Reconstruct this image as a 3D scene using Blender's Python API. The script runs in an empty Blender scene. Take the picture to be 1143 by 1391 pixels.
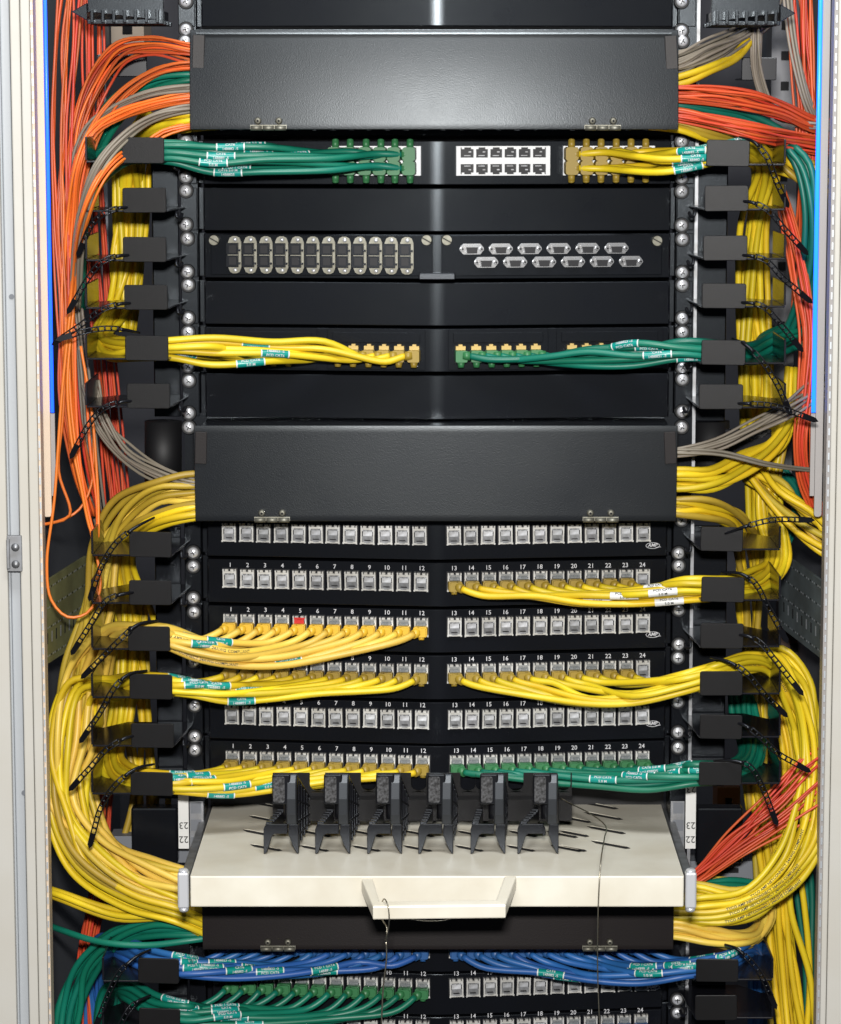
import bpy, bmesh, math, random
from mathutils import Vector, Matrix
random.seed(11)
SC = bpy.context.scene
COL = SC.collection
# ------------------------------------------------------------------ camera
F, DIST, CZ = 4000.0, 2.785, 1.60
PITCH = math.atan(555.5 / F)
SP, CP = math.sin(PITCH), math.cos(PITCH)
CX0 = 594.0
def P(px, py, y):
    """point of the photograph's pixel on the vertical plane y millimetres behind the rack's front rails"""
    Y = y / 1000.0
    a, b = (px - CX0) / F, (695.5 - py) / F
    dy = CP + b * SP
    dz = -SP + b * CP
    t = (Y + DIST) / dy
    return Vector((a * t, Y, CZ + dz * t))
def PZ(px, py, z):
    a, b = (px - CX0) / F, (695.5 - py) / F
    dy = CP + b * SP
    dz = -SP + b * CP
    t = (z - CZ) / dz
    return Vector((a * t, -DIST + dy * t, z))
def vy(px):                       # depth (mm) of a V-shaped panel face
    return -8 - 26 * (1 - min(1, abs(px - CX0) / 312.0))
def V(px, py, off=0.0):
    return P(px, py, vy(px) + off)
cam = bpy.data.cameras.new("camera")
camo = bpy.data.objects.new("camera", cam); COL.objects.link(camo)
cam.sensor_fit = 'VERTICAL'; cam.sensor_height = 36; cam.sensor_width = 36
cam.lens = F / 1391 * 36
cam.shift_x = -22.5 / 1391
cam.clip_start = 0.1; cam.clip_end = 50
camo.location = (0, -DIST, CZ)
camo.rotation_euler = (math.pi / 2 - PITCH, 0, 0)
cam.dof.use_dof = True; cam.dof.focus_distance = 2.74; cam.dof.aperture_fstop = 13
SC.camera = camo
# ------------------------------------------------------------------ materials
MAT = {}
def mat(name, col, rough=0.5, metal=0.0, bump=0.0, scale=600, var=0.0, dirt=0.0, dirtscale=30, coat=0.0, spec=0.5, alpha=1.0, emit=None, tint=None):
    m = bpy.data.materials.new(name); m.use_nodes = True
    nt = m.node_tree; N = nt.nodes; L = nt.links
    b = N["Principled BSDF"]
    c = (*col, 1)
    b.inputs['Base Color'].default_value = c
    b.inputs['Roughness'].default_value = rough
    b.inputs['Metallic'].default_value = metal
    b.inputs['Specular IOR Level'].default_value = spec
    b.inputs['Coat Weight'].default_value = coat
    b.inputs['Alpha'].default_value = alpha
    if tint: b.inputs['Specular Tint'].default_value = (*tint, 1)
    tc = N.new('ShaderNodeTexCoord')
    last = None
    if var:
        oi = N.new('ShaderNodeObjectInfo')
        mr = N.new('ShaderNodeMapRange')
        mr.inputs['To Min'].default_value = 1 - var; mr.inputs['To Max'].default_value = 1 + var
        L.new(oi.outputs['Random'], mr.inputs['Value'])
        hs = N.new('ShaderNodeHueSaturation'); hs.inputs['Color'].default_value = c
        L.new(mr.outputs[0], hs.inputs['Value'])
        wn = N.new('ShaderNodeTexWhiteNoise'); wn.noise_dimensions = '1D'
        L.new(oi.outputs['Random'], wn.inputs['W'])
        mr2 = N.new('ShaderNodeMapRange'); mr2.inputs['To Min'].default_value = 0.5 - var * .05; mr2.inputs['To Max'].default_value = 0.5 + var * .05
        L.new(wn.outputs['Value'], mr2.inputs['Value']); L.new(mr2.outputs[0], hs.inputs['Hue'])
        last = hs.outputs['Color']
    if dirt:
        nz = N.new('ShaderNodeTexNoise'); nz.inputs['Scale'].default_value = dirtscale; nz.inputs['Detail'].default_value = 6
        L.new(tc.outputs['Object'], nz.inputs['Vector'])
        cr = N.new('ShaderNodeValToRGB')
        cr.color_ramp.elements[0].position = 0.35; cr.color_ramp.elements[1].position = 0.7
        k = 1 - dirt
        cr.color_ramp.elements[0].color = (k, k * .97, k * .92, 1); cr.color_ramp.elements[1].color = (1, 1, 1, 1)
        L.new(nz.outputs['Fac'], cr.inputs['Fac'])
        mx = N.new('ShaderNodeMix'); mx.data_type = 'RGBA'; mx.blend_type = 'MULTIPLY'; mx.inputs['Factor'].default_value = 1
        if last: L.new(last, mx.inputs['A'])
        else: mx.inputs['A'].default_value = c
        L.new(cr.outputs['Color'], mx.inputs['B'])
        last = mx.outputs['Result']
        mr3 = N.new('ShaderNodeMapRange'); mr3.inputs['To Min'].default_value = min(1, rough + dirt * .25); mr3.inputs['To Max'].default_value = rough - dirt * .1
        L.new(nz.outputs['Fac'], mr3.inputs['Value']); L.new(mr3.outputs[0], b.inputs['Roughness'])
    if last: L.new(last, b.inputs['Base Color'])
    if bump:
        n2 = N.new('ShaderNodeTexNoise'); n2.inputs['Scale'].default_value = scale; n2.inputs['Detail'].default_value = 3
        L.new(tc.outputs['Object'], n2.inputs['Vector'])
        bp = N.new('ShaderNodeBump'); bp.inputs['Strength'].default_value = bump; bp.inputs['Distance'].default_value = 0.0006
        L.new(n2.outputs['Fac'], bp.inputs['Height']); L.new(bp.outputs['Normal'], b.inputs['Normal'])
    if emit:
        b.inputs['Emission Color'].default_value = (*emit[0], 1); b.inputs['Emission Strength'].default_value = emit[1]
    MAT[name] = m
    return m
mat('black_paint', (.0055, .0060, .0082), .22, bump=.08, scale=1500, dirt=.16, dirtscale=22, spec=.26, tint=(.82, .92, 1))
mat('cover_paint', (.0060, .0068, .0086), .36, bump=.26, scale=1000, dirt=.45, dirtscale=13, spec=.80, tint=(.90, .96, 1))
mat('cover_paint_dull', (.009, .006, .006), .5, bump=.2, scale=1000, dirt=.2, dirtscale=14, spec=.35)
mat('ring_paint', (.0095, .0093, .0100), .38, bump=.2, scale=1500, dirt=.15, dirtscale=40, spec=.17)
mat('ring_gloss', (.008, .008, .011), .2, spec=.5)
mat('black_plastic', (.006, .006, .008), .27, bump=.06, scale=900, dirt=.15, dirtscale=60, spec=.4, tint=(.85, .92, 1))
mat('black_deep', (.004, .004, .005), .6)
mat('foam', (.10, .10, .105), .95, bump=1.0, scale=900, dirt=.85, dirtscale=420)
mat('arm_plastic', (.014, .015, .018), .36, bump=.06, scale=900, dirt=.3, dirtscale=70, spec=.6, tint=(.85, .92, 1))  # paler black with stronger specular, for the ring arms
mat('smoked', (.012, .011, .006), .12, alpha=.72)
mat('clear_plastic', (.30, .32, .33), .10, alpha=.28)
mat('chrome', (.82, .83, .86), .30, .55)
mat('zinc', (.30, .31, .33), .45, .8, dirt=.3, dirtscale=90)
mat('nickel', (.25, .245, .205), .5, .75, dirt=.3, dirtscale=140)
mat('gold', (.40, .29, .11), .48, .8)
mat('jack_bezel', (.68, .68, .66), .36, .2, var=.1, dirt=.3, dirtscale=160)
mat('jack_shield', (.34, .35, .37), .42, .35, var=.28, dirt=.4, dirtscale=220)
mat('jack_dark', (.008, .008, .010), .4, spec=.3)
mat('socket_metal', (.44, .45, .47), .24, .85, dirt=.35, dirtscale=200)
mat('upright_grey', (.13, .13, .14), .5)
mat('white_block', (.78, .79, .80), .4)
mat('cream', (.535, .52, .48), .42, bump=.05, scale=1200, dirt=.08, dirtscale=9)
mat('shelf_cream', (.75, .715, .615), .36, bump=.05, scale=1200, dirt=.15, dirtscale=16)
mat('grey_frame', (.40, .42, .44), .4)
mat('tan_panel', (.62, .50, .38), .5)
mat('silver_panel', (.30, .28, .27), .45)
mat('white_ink', (.60, .60, .62), .6)
mat('label_teal', (.005, .26, .22), .3)
mat('label_white', (.72, .72, .70), .4)
mat('ink', (.02, .02, .02), .6)
mat('red_clip', (.55, .02, .015), .4)
mat('yellow', (.72, .525, .016), .42, var=.17, dirt=.16, dirtscale=22)
mat('yellow_warm', (.77, .53, .080), .42, var=.14, dirt=.14, dirtscale=22)
mat('yellow_boot', (.31, .21, .026), .45)
mat('warm_boot', (.68, .42, .03), .42)
mat('green', (.004, .165, .105), .42, var=.18, dirt=.12, dirtscale=22)
mat('teal', (.004, .12, .085), .45, var=.18)
mat('green_boot', (.032, .165, .058), .45)
mat('blue', (.022, .115, .37), .42, var=.15, dirt=.08, dirtscale=22)
mat('blue_boot', (.02, .09, .26), .45)
mat('orange', (.70, .135, .02), .4, var=.2)
mat('orange_dim', (.50, .085, .022), .45, var=.2)
mat('yellow_dull', (.50, .355, .035), .45, var=.2, dirt=.2, dirtscale=18)
mat('vermilion', (.56, .07, .02), .45, var=.18)
mat('grey_cord', (.21, .18, .14), .5, var=.16)
mat('steel_wire', (.42, .38, .30), .35, 1.0)
mat('grey_panel', (.15, .16, .18), .55)
mat('wall_dark', (.055, .055, .065), .8)
mat('brown_box', (.09, .05, .04), .6)
mat('perf_metal', (.20, .24, .25), .38, .5, dirt=.4, dirtscale=30)
mat('passivated', (.36, .37, .17), .38, .35, dirt=.4, dirtscale=30)
mat('hole', (.003, .003, .004), .9)
mat('glint_and_dash', (.62, .66, .70), .3, .5)  # glints painted on the perforated brackets; also the gaskets' metal dashes
mat('orange_box', (.55, .20, .04), .5)
mat('led_left', (.02, .1, .6), .3, emit=((.008, .075, 1.0), 2.8))
mat('led_right', (.02, .2, .7), .3, emit=((.010, .13, 1.0), 2.8))
# ------------------------------------------------------------------ mesh helpers
WM = {}
def quad(bm, pts, mi=0):
    f = bm.faces.new([bm.verts.new(p) for p in pts]); f.material_index = mi; return f
def box(bm, x0, x1, y0, y1, z0, z1, mi=0, M=None):
    v = [Vector((x, y, z)) for x in (x0, x1) for y in (y0, y1) for z in (z0, z1)]
    if M is not None: v = [M @ p for p in v]
    vs = [bm.verts.new(p) for p in v]
    for q in ((0, 1, 3, 2), (4, 6, 7, 5), (0, 4, 5, 1), (2, 3, 7, 6), (0, 2, 6, 4), (1, 5, 7, 3)):
        bm.faces.new([vs[i] for i in q]).material_index = mi
def prism(bm, pts, vec, mi=0):
    a = [bm.verts.new(p) for p in pts]; b = [bm.verts.new(Vector(p) + vec) for p in pts]
    n = len(a)
    bm.faces.new(a).material_index = mi; bm.faces.new(b[::-1]).material_index = mi
    for i in range(n):
        bm.faces.new((a[i], b[i], b[(i + 1) % n], a[(i + 1) % n])).material_index = mi
def frames(pts):
    T = []
    n = len(pts)
    for i in range(n):
        t = pts[min(i + 1, n - 1)] - pts[max(i - 1, 0)]
        T.append(t.normalized() if t.length > 1e-9 else Vector((1, 0, 0)))
    u = Vector((0, -1, 0)); u = (u - T[0] * u.dot(T[0]))
    if u.length < 1e-3: u = Vector((1, 0, 0)) - T[0] * T[0].x
    u.normalize(); out = []
    for t in T:
        u = u - t * u.dot(t)
        if u.length < 1e-6: u = t.orthogonal()
        u.normalize(); out.append((t, u.copy(), t.cross(u)))
    return out
def tube(bm, pts, r, n=8, mi=0, caps=True):
    fr = frames(pts); rings = []
    cs = [(math.cos(2 * math.pi * k / n), math.sin(2 * math.pi * k / n)) for k in range(n)]
    for i, p in enumerate(pts):
        t, u, w = fr[i]; rr = r[i] if isinstance(r, (list, tuple)) else r
        rings.append([bm.verts.new(p + (u * c + w * s) * rr) for c, s in cs])
    for a, b in zip(rings, rings[1:]):
        for k in range(n):
            f = bm.faces.new((a[k], a[(k + 1) % n], b[(k + 1) % n], b[k])); f.material_index = mi; f.smooth = True
    if caps:
        bm.faces.new(rings[0][::-1]).material_index = mi; bm.faces.new(rings[-1]).material_index = mi
def cyl(bm, p0, p1, r0, r1=None, n=14, mi=0):
    p0, p1 = Vector(p0), Vector(p1)
    tube(bm, [p0, p1], [r0, r0 if r1 is None else r1], n, mi)
def dome(bm, c, axis, r, h, n=14, mi=0, m=4):
    c, axis = Vector(c), Vector(axis).normalized()
    tube(bm, [c + axis * h * math.sin(i / m * math.pi / 2) for i in range(m + 1)] , [max(r * math.cos(i / m * math.pi / 2), r * .03) for i in range(m + 1)], n, mi)
def catmull(pts, sub=8):
    pts = [Vector(p) for p in pts]
    if len(pts) < 3:
        return [pts[0].lerp(pts[-1], i / sub) for i in range(sub + 1)]
    q = [pts[0] * 2 - pts[1]] + pts + [pts[-1] * 2 - pts[-2]]
    out = []
    for i in range(1, len(q) - 2):
        p0, p1, p2, p3 = q[i - 1:i + 3]
        t0 = 0; t1 = t0 + max((p1 - p0).length ** .5, 1e-4); t2 = t1 + max((p2 - p1).length ** .5, 1e-4); t3 = t2 + max((p3 - p2).length ** .5, 1e-4)
        k = max(3, min(sub * 2, int((p2 - p1).length / 0.007)))
        for j in range(k):
            t = t1 + (t2 - t1) * j / k
            A1 = p0 * ((t1 - t) / (t1 - t0)) + p1 * ((t - t0) / (t1 - t0))
            A2 = p1 * ((t2 - t) / (t2 - t1)) + p2 * ((t - t1) / (t2 - t1))
            A3 = p2 * ((t3 - t) / (t3 - t2)) + p3 * ((t - t2) / (t3 - t2))
            B1 = A1 * ((t2 - t) / (t2 - t0)) + A2 * ((t - t0) / (t2 - t0))
            B2 = A2 * ((t3 - t) / (t3 - t1)) + A3 * ((t - t1) / (t3 - t1))
            out.append(B1 * ((t2 - t) / (t2 - t1)) + B2 * ((t - t1) / (t2 - t1)))
    out.append(pts[-1]); return out
_txt = {}
def text_geo(s, bold=False):
    k = (s, bold)
    if k not in _txt:
        c = bpy.data.curves.new('lettering', 'FONT'); c.body = s; c.size = 1; c.align_x = 'CENTER'; c.align_y = 'CENTER'
        c.resolution_u = 2; c.offset = .02 if bold else 0.005
        o = bpy.data.objects.new('lettering', c)
        me = bpy.data.meshes.new_from_object(o)
        _txt[k] = ([v.co.copy() for v in me.vertices], [tuple(p.vertices) for p in me.polygons])
        bpy.data.objects.remove(o); bpy.data.meshes.remove(me); bpy.data.curves.remove(c)
    return _txt[k]
def add_text(bm, s, fn, mi=0, bold=False):
    vs, fs = text_geo(s, bold)
    b = [bm.verts.new(fn(v.x, v.y)) for v in vs]
    for f in fs:
        try: bm.faces.new([b[i] for i in f]).material_index = mi
        except ValueError: pass
# ------------------------------------------------------------------ object helpers
def mesh(name, bm, mats, origin=None, bevel=0, smooth=False):
    if isinstance(mats, str): mats = [mats]
    bmesh.ops.recalc_face_normals(bm, faces=bm.faces[:])
    if origin is None:
        xs = [v.co for v in bm.verts]
        origin = Vector(((min(v.x for v in xs) + max(v.x for v in xs)) / 2, (min(v.y for v in xs) + max(v.y for v in xs)) / 2, min(v.z for v in xs)))
    origin = Vector(origin)
    bmesh.ops.translate(bm, verts=bm.verts[:], vec=-origin)
    me = bpy.data.meshes.new(name); bm.to_mesh(me); bm.free()
    for m in mats: me.materials.append(MAT[m])
    if smooth:
        for p in me.polygons: p.use_smooth = True
    o = bpy.data.objects.new(name, me); COL.objects.link(o)
    o.location = origin; WM[o] = Matrix.Translation(origin)
    if bevel:
        b = o.modifiers.new('bevel', 'BEVEL'); b.width = bevel; b.segments = 2; b.limit_method = 'ANGLE'; b.angle_limit = math.radians(40)
    return o
def child(o, p, label=None):
    o.parent = p; o.matrix_parent_inverse = WM[p].inverted()
    if label: o['label'] = label
    return o
def place(me_or_obj, name, M, parent=None):
    o = bpy.data.objects.new(name, me_or_obj.data if hasattr(me_or_obj, 'data') else me_or_obj)
    COL.objects.link(o); o.matrix_basis = M; WM[o] = M.copy()
    if parent: child(o, parent)
    return o
def empty(name, loc, label, cat, group=None):
    o = bpy.data.objects.new(name, None); COL.objects.link(o); o.location = loc; o.empty_display_size = .02
    WM[o] = Matrix.Translation(Vector(loc)); return tag(o, label, cat, group)
def tag(o, label, cat, group=None):
    o['label'] = label; o['category'] = cat
    if group: o['group'] = group
    return o
def proto(name, bm, mats, bevel=0):
    o = mesh(name, bm, mats, origin=(0, 0, 0)); COL.objects.unlink(o)
    me = o.data; bpy.data.objects.remove(o); return me
B = bmesh.new
ORD = ['', 'first', 'second', 'third', 'fourth', 'fifth', 'sixth', 'seventh', 'eighth', 'ninth', 'tenth', 'eleventh', 'twelfth']
# ================================================================== setting
bm = B(); box(bm, -2.2, 2.2, 1.35, 1.40, 0.0, 3.0)
wall = mesh('wall', bm, 'wall_dark'); wall['kind'] = 'structure'
# ------------------------------------------------------------------ protos
def ngon(r, n, z=0, ph=0): return [Vector((r * math.cos(2 * math.pi * k / n + ph), z, r * math.sin(2 * math.pi * k / n + ph))) for k in range(n)]
bm = B()
cyl(bm, (0, 0, 0), (0, -.0022, 0), .0074, .0066, 18, 1)
dome(bm, (0, -.0022, 0), (0, -1, 0), .0052, .0030, 18, 0, 5)
for a in (0.5, 0.5 + math.pi / 2):
    box(bm, -.0026, .0026, -.0054, -.0040, -.00042, .00042, 2, Matrix.Rotation(a, 4, 'Y'))
ME_SCREW = proto('screw', bm, ['chrome', 'black_deep', 'hole'])
bm = B()
cyl(bm, (0, 0, 0), (0, -.005, 0), .0050, .0046, 18, 0)
box(bm, -.0046, .0046, -.0053, -.0050, -.0005, .0005, 1, Matrix.Rotation(.5, 4, 'Y'))
ME_THUMB = proto('thumb_screw', bm, ['nickel', 'hole'])
# RJ45 jack with metal shield
bm = B()
box(bm, -.0082, .0082, -.0004, .0002, -.0099, .0099, 2)                  # dark aperture
for s in (-1, 1):
    box(bm, *sorted((s * .0058, s * .0073)), -.0034, -.0004, -.0088, .0072, 0)
    box(bm, *sorted((s * .0050, s * .0058)), -.0030, -.0006, -.0012, .0032, 2)
    box(bm, *sorted((s * .0058, s * .0073)), -.0040, -.0004, .0074, .0090, 0)
    box(bm, *sorted((s * .0012, s * .0046)), -.0042, -.0004, .0070, .0090, 0)
    box(bm, *sorted((s * .0030, s * .0058)), -.0034, -.0004, -.0088, -.0072, 0)
    box(bm, *sorted((s * .0062, s * .0078)), -.0044, -.0034, -.0092, -.0076, 0)
box(bm, -.0058, .0058, -.0034, -.0004, .0050, .0068, 0); box(bm, -.0030, .0030, -.0026, -.0004, -.0090, -.0082, 0)
quad(bm, [(-.0058, -.0018, -.0012), (.0058, -.0018, -.0012), (.0058, -.0006, .0050), (-.0058, -.0006, .0050)], 1)
quad(bm, [(-.0058, -.0010, -.0072), (.0058, -.0010, -.0072), (.0058, -.0018, -.0012), (-.0058, -.0018, -.0012)], 1)
quad(bm, [(-.0030, -.0012, -.0082), (.0030, -.0012, -.0082), (.0030, -.0014, -.0056), (-.0030, -.0014, -.0056)], 1)
prism(bm, [Vector((-.0036, -.0016, -.0058)), Vector((.0036, -.0016, -.0058)), Vector((.0030, -.0016, -.0049)), Vector((-.0030, -.0016, -.0049))], Vector((0, -.0012, 0)), 2)
for k in range(7): box(bm, -.0046 + k * .0014, -.0041 + k * .0014, -.0028, -.0014, .0034, .0050, 2)
bmesh.ops.scale(bm, vec=(.90, 1, .98), verts=bm.verts[:])
ME_JACK = proto('jack', bm, ['jack_bezel', 'jack_shield', 'jack_dark'])
# gold contact jack of the module panel
bm = B()
box(bm, -.0046, .0046, -.006, 0, .0035, .0070); box(bm, -.0018, .0018, -.005, 0, .0070, .0086)
box(bm, -.0052, .0052, -.004, 0, -.0090, .0035, 1)
ME_GOLD = proto('jack', bm, ['gold', 'jack_dark'])
# fibre duplex adapter
bm = B()
prof = [(-.0062, -.0118), (-.0045, -.0160), (-.0018, -.0174), (.0018, -.0174), (.0045, -.0160), (.0062, -.0118), (.0062, .0118), (.0045, .0160), (.0018, .0174), (-.0018, .0174), (-.0045, .0160), (-.0062, .0118)]
prism(bm, [Vector((x, 0, z)) for x, z in prof], Vector((0, -.0016, 0)), 0)
for s in (-1, 1):
    box(bm, -.0072, .0040, -.0060, -.0016, s * .0058 - .0054, s * .0058 + .0054, 1)
    box(bm, -.0046, .0022, -.0064, -.0060, s * .0055 - .0036, s * .0055 + .0036, 2)
    dome(bm, (0.0005, -.0016, s * .0143), (0, -1, 0), .0021, .0014, 10, 3, 3)
    box(bm, .0040, .0058, -.0040, -.0016, s * .0062 - .0026, s * .0062 - .0008, 1)
box(bm, -.0060, .0040, -.0052, -.0016, -.0005, .0005, 0)
ME_FIBRE = proto('fibre_adapter', bm, ['nickel', 'black_plastic', 'jack_dark', 'chrome'])
# chrome D-shaped socket
bm = B()
prism(bm, [Vector((x, 0, z)) for x, z in ((-.0112, -.0012), (-.0080, -.0050), (.0080, -.0050), (.0112, -.0012), (.0112, .0012), (.0080, .0050), (-.0080, .0050), (-.0112, .0012))], Vector((0, -.0012, 0)), 0)
prism(bm, [Vector((x, -.0012, z)) for x, z in ((-.0058, -.0034), (.0050, -.0034), (.0062, .0036), (-.0070, .0036))], Vector((0, -.004, 0)), 0)
prism(bm, [Vector((x, -.0052, z)) for x, z in ((-.0048, -.0036), (.0042, -.0036), (.0052, .0018), (-.0060, .0018))], Vector((0, -.0006, 0)), 1)
for s in (-1, 1): cyl(bm, (s * .0090, -.0012, 0), (s * .0090, -.0045, 0), .0022, .0020, 6, 0)
for s in (-1, 1): cyl(bm, (s * .0090, -.0045, 0), (s * .0090, -.0047, 0), .0011, .0011, 8, 1)
ME_DSOCK = proto('socket', bm, ['socket_metal', 'jack_dark'])
# ------------------------------------------------------------------ panels
def rot_at(px):
    return Matrix.Rotation(-.118 if px < CX0 else .118, 4, 'Z')
def at(px, py, off=0.0): return Matrix.Translation(V(px, py, off)) @ rot_at(px)
def zof(px, py): return V(px, py).z
def atz(px, z, off=0.0):
    """on the V face at column px (read at the height z)"""
    Y = (vy(px) + off) / 1000
    dep = (Y + DIST) * CP - (z - CZ) * SP
    return Matrix.Translation(Vector(((px - CX0) / F * dep, Y, z))) @ rot_at(px)
SCR_L = {}; 
def panel(label, top, bot, screws_l=(), screws_r=(), xs=(253, 926), name='blanking_plate', cat='panel', group=None, mats='black_paint', ears=True):
    z1, z0 = P(282, top, -8).z, P(282, bot, -8).z
    root = empty(name, (0, 0, z0), label, cat, group)
    front = []
    E = .2413
    front += [(-E, -.004), (-.2255, -.004), (-.2255, .014), (-.2195, .014), (-.2195, -.0065), (-.2180, -.008)]
    n = 6
    k = .026 / .2215
    front.append((-.012, -.034 + .012 * k))
    for i in range(-n, n + 1):
        x = .008 * i / n
        front.append((x, -.034 + k * (x * x / .016 + .004)))
    front.append((.012, -.034 + .012 * k))
    front += [(.2180, -.008), (.2195, -.0065), (.2195, .014), (.2255, .014), (.2255, -.004), (E, -.004)]
    back = [(E, -.001), (.2285, -.001), (.2285, .018), (-.2285, .018), (-.2285, -.001), (-E, -.001)]
    pts = [Vector((x, y, z0)) for x, y in front + back]
    bm = B(); prism(bm, pts, Vector((0, 0, z1 - z0)))
    f = mesh('faceplate', bm, mats, bevel=.0007); child(f, root)
    for x, lst in ((xs[0], screws_l), (xs[1], screws_r)):
        for y in lst:
            place(ME_SCREW, 'screw', Matrix.Translation(P(x, y, -4.2)) @ Matrix.Rotation(random.uniform(0, 1.5), 4, 'Y'), root)
    return root
GB = 'blank V panels'
panel('blank black V panel above the upper duct cover', -24, 36, (2, 40), (2, 42), name='blanking_plate', group=GB)
PA = panel('black V panel with three white port blocks', 191, 250, (192, 240), (192, 241), name='port_block_unit')
panel('blank black V panel between white port blocks and fibre adapters', 255, 313, (259, 305), (260, 306), name='blanking_plate', group=GB)
PB = panel('black V panel with silver fibre adapters and chrome sockets', 317, 377, (324, 369), (325, 370), (255, 927), name='fibre_adapter_unit')
panel('blank black V panel directly under the fibre adapter panel', 382, 440, (387, 432), (387, 432), (256, 927), name='blanking_plate', group=GB)
PC = panel('black V panel with gold topped ports and cord numbers beneath', 444, 502, (451, 497), (451, 499), (256, 927), name='module_unit')
panel('blank black V panel directly above the middle duct cover', 507, 566, (517, 561), (515, 559), (257, 927), name='blanking_plate', group=GB)
# --- white port blocks
def port_block(px0, px1, zc, root):
    w = abs(at(px1, 218).translation.x - at(px0, 218).translation.x); h = .0272
    M = Matrix.Translation(at((px0 + px1) / 2, 218).translation.xy.to_3d() + Vector((0, 0, zc))) @ rot_at(px0)
    bm = B()
    box(bm, -w / 2 + .001, w / 2 - .001, -.0012, -.0004, -h / 2 + .001, h / 2 - .001, 1)
    box(bm, -w / 2, -w / 2 + .0040, -.0052, 0, -h / 2, h / 2); box(bm, w / 2 - .0040, w / 2, -.0052, 0, -h / 2, h / 2)
    iw = w - .008; st = iw / 6
    for k in range(6):
        xa = -iw / 2 + st * k; xc = xa + st / 2
        for s in (-1, 1):
            za, zb = s * .0030, s * .0124
            if k: box(bm, xa - .0012, xa + .0012, -.0052, 0, min(za, zb), max(za, zb))
            for q in (-1, 1): box(bm, *sorted((xc + q * .0032, xc + q * (st / 2 - .0011))), -.0050, -.001, min(zb, s * .0108), max(zb, s * .0108))
            box(bm, xc - .0030, xc + .0030, -.0022, -.0012, s * .0048 - .0004, s * .0048 + .0004, 2)
            box(bm, xc + .0010, xc + .0034, -.0032, -.0012, s * .0082 - .0006, s * .0082 + .0006, 2)
    iw2 = w / 2 - .0040
    box(bm, -iw2, iw2, -.0052, 0, -.0030, .0030)
    box(bm, -iw2, iw2, -.0052, 0, .0124, h / 2); box(bm, -iw2, iw2, -.0052, 0, -h / 2, -.0124)
    bmesh.ops.transform(bm, matrix=M, verts=bm.verts[:])
    child(mesh('port_block', bm, ['white_block', 'jack_dark', 'jack_shield']), root)
zA = zof(600, 218.5)
port_block(451, 573, zA, PA); port_block(619, 747, zA, PA); port_block(764, 889, zA, PA)
# --- fibre adapter panel
for x0, x1 in ((287, 588), (600, 899)):
    bm = B()
    a, b, c, d = V(x0, 319, -.2), V(x1, 319, -.2), V(x1, 374, -.2), V(x0, 374, -.2)
    a.z = b.z = V(440 if x0 < 500 else 750, 319).z; c.z = d.z = V(440 if x0 < 500 else 750, 374).z
    prism(bm, [a, b, c, d], Vector((0, -.0016, 0)))
    child(mesh('adapter_plate', bm, 'black_paint', bevel=.0005), PB)
zB = zof(436, 346.5)
for i in range(12): place(ME_FIBRE, 'fibre_adapter', atz(319.5 + 21.25 * i, zB, -1.8), PB)
zB1, zB2 = zof(740, 337.5), zof(750, 355.5)
for i in range(6):
    place(ME_DSOCK, 'socket', atz(641 + 39.3 * i, zB1, -1.8), PB); place(ME_DSOCK, 'socket', atz(660.5 + 39.3 * i, zB2, -1.8), PB)
for px, py in ((292, 326), (580.5, 326), (606.5, 326), (892, 327)): place(ME_THUMB, 'thumb_screw', at(px, py, -1.8), PB)
bm = B(); M = Matrix.Translation(P(594, 376, -40)); box(bm, -.017, .017, 0, .010, -.003, .0035, 0, M); child(mesh('latch', bm, 'black_plastic', bevel=.001), PB)
# --- numbers
def numbers(root, pxs, labels, z, size=.0060, off=-.4):
    bm = B()
    for px, s in zip(pxs, labels):
        M = atz(px, z, off)
        add_text(bm, s, lambda x, y, M=M: M @ Vector((x * size, 0, y * size)), 0, False)
    child(mesh('port_lettering', bm, 'white_ink'), root)
# --- module panel
PX_CL = [290, 311, 333, 353.5, 374, 394, 440.5, 461, 481.5, 502.5, 523, 543.5, 564]
PX_CL = [291, 312, 333, 353.5, 374, 394, 461, 481.5, 502.5, 523, 543.5, 564]
PX_CR = [625, 646, 666.5, 687, 707, 727, 776, 796, 816, 836, 856, 876]
zC = zof(594, 480)
for x0, x1 in ((286, 431), (445, 578), (609, 745), (756, 901)):
    bm = B(); za, zb = zof(594, 447), zof(594, 503)
    pts = [atz(x0, za, -.2).translation, atz(x1, za, -.2).translation, atz(x1, zb, -.2).translation, atz(x0, zb, -.2).translation]
    prism(bm, pts, Vector((0, -.0012, 0)))
    pts = [atz(x0 + 7, zof(594, 452), -1.5).translation, atz(x1 - 7, zof(594, 452), -1.5).translation, atz(x1 - 7, zof(594, 466), -1.5).translation, atz(x0 + 7, zof(594, 466), -1.5).translation]
    prism(bm, pts, Vector((0, -.0012, 0)))
    child(mesh('module', bm, 'black_paint', bevel=.0004), PC)
for px in PX_CL + PX_CR: place(ME_GOLD, 'jack', atz(px, zC, -1.5), PC)
numbers(PC, PX_CL + PX_CR, [str(i) for i in range(1, 25)], zof(594, 495.5), .0058, -1.8)
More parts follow.
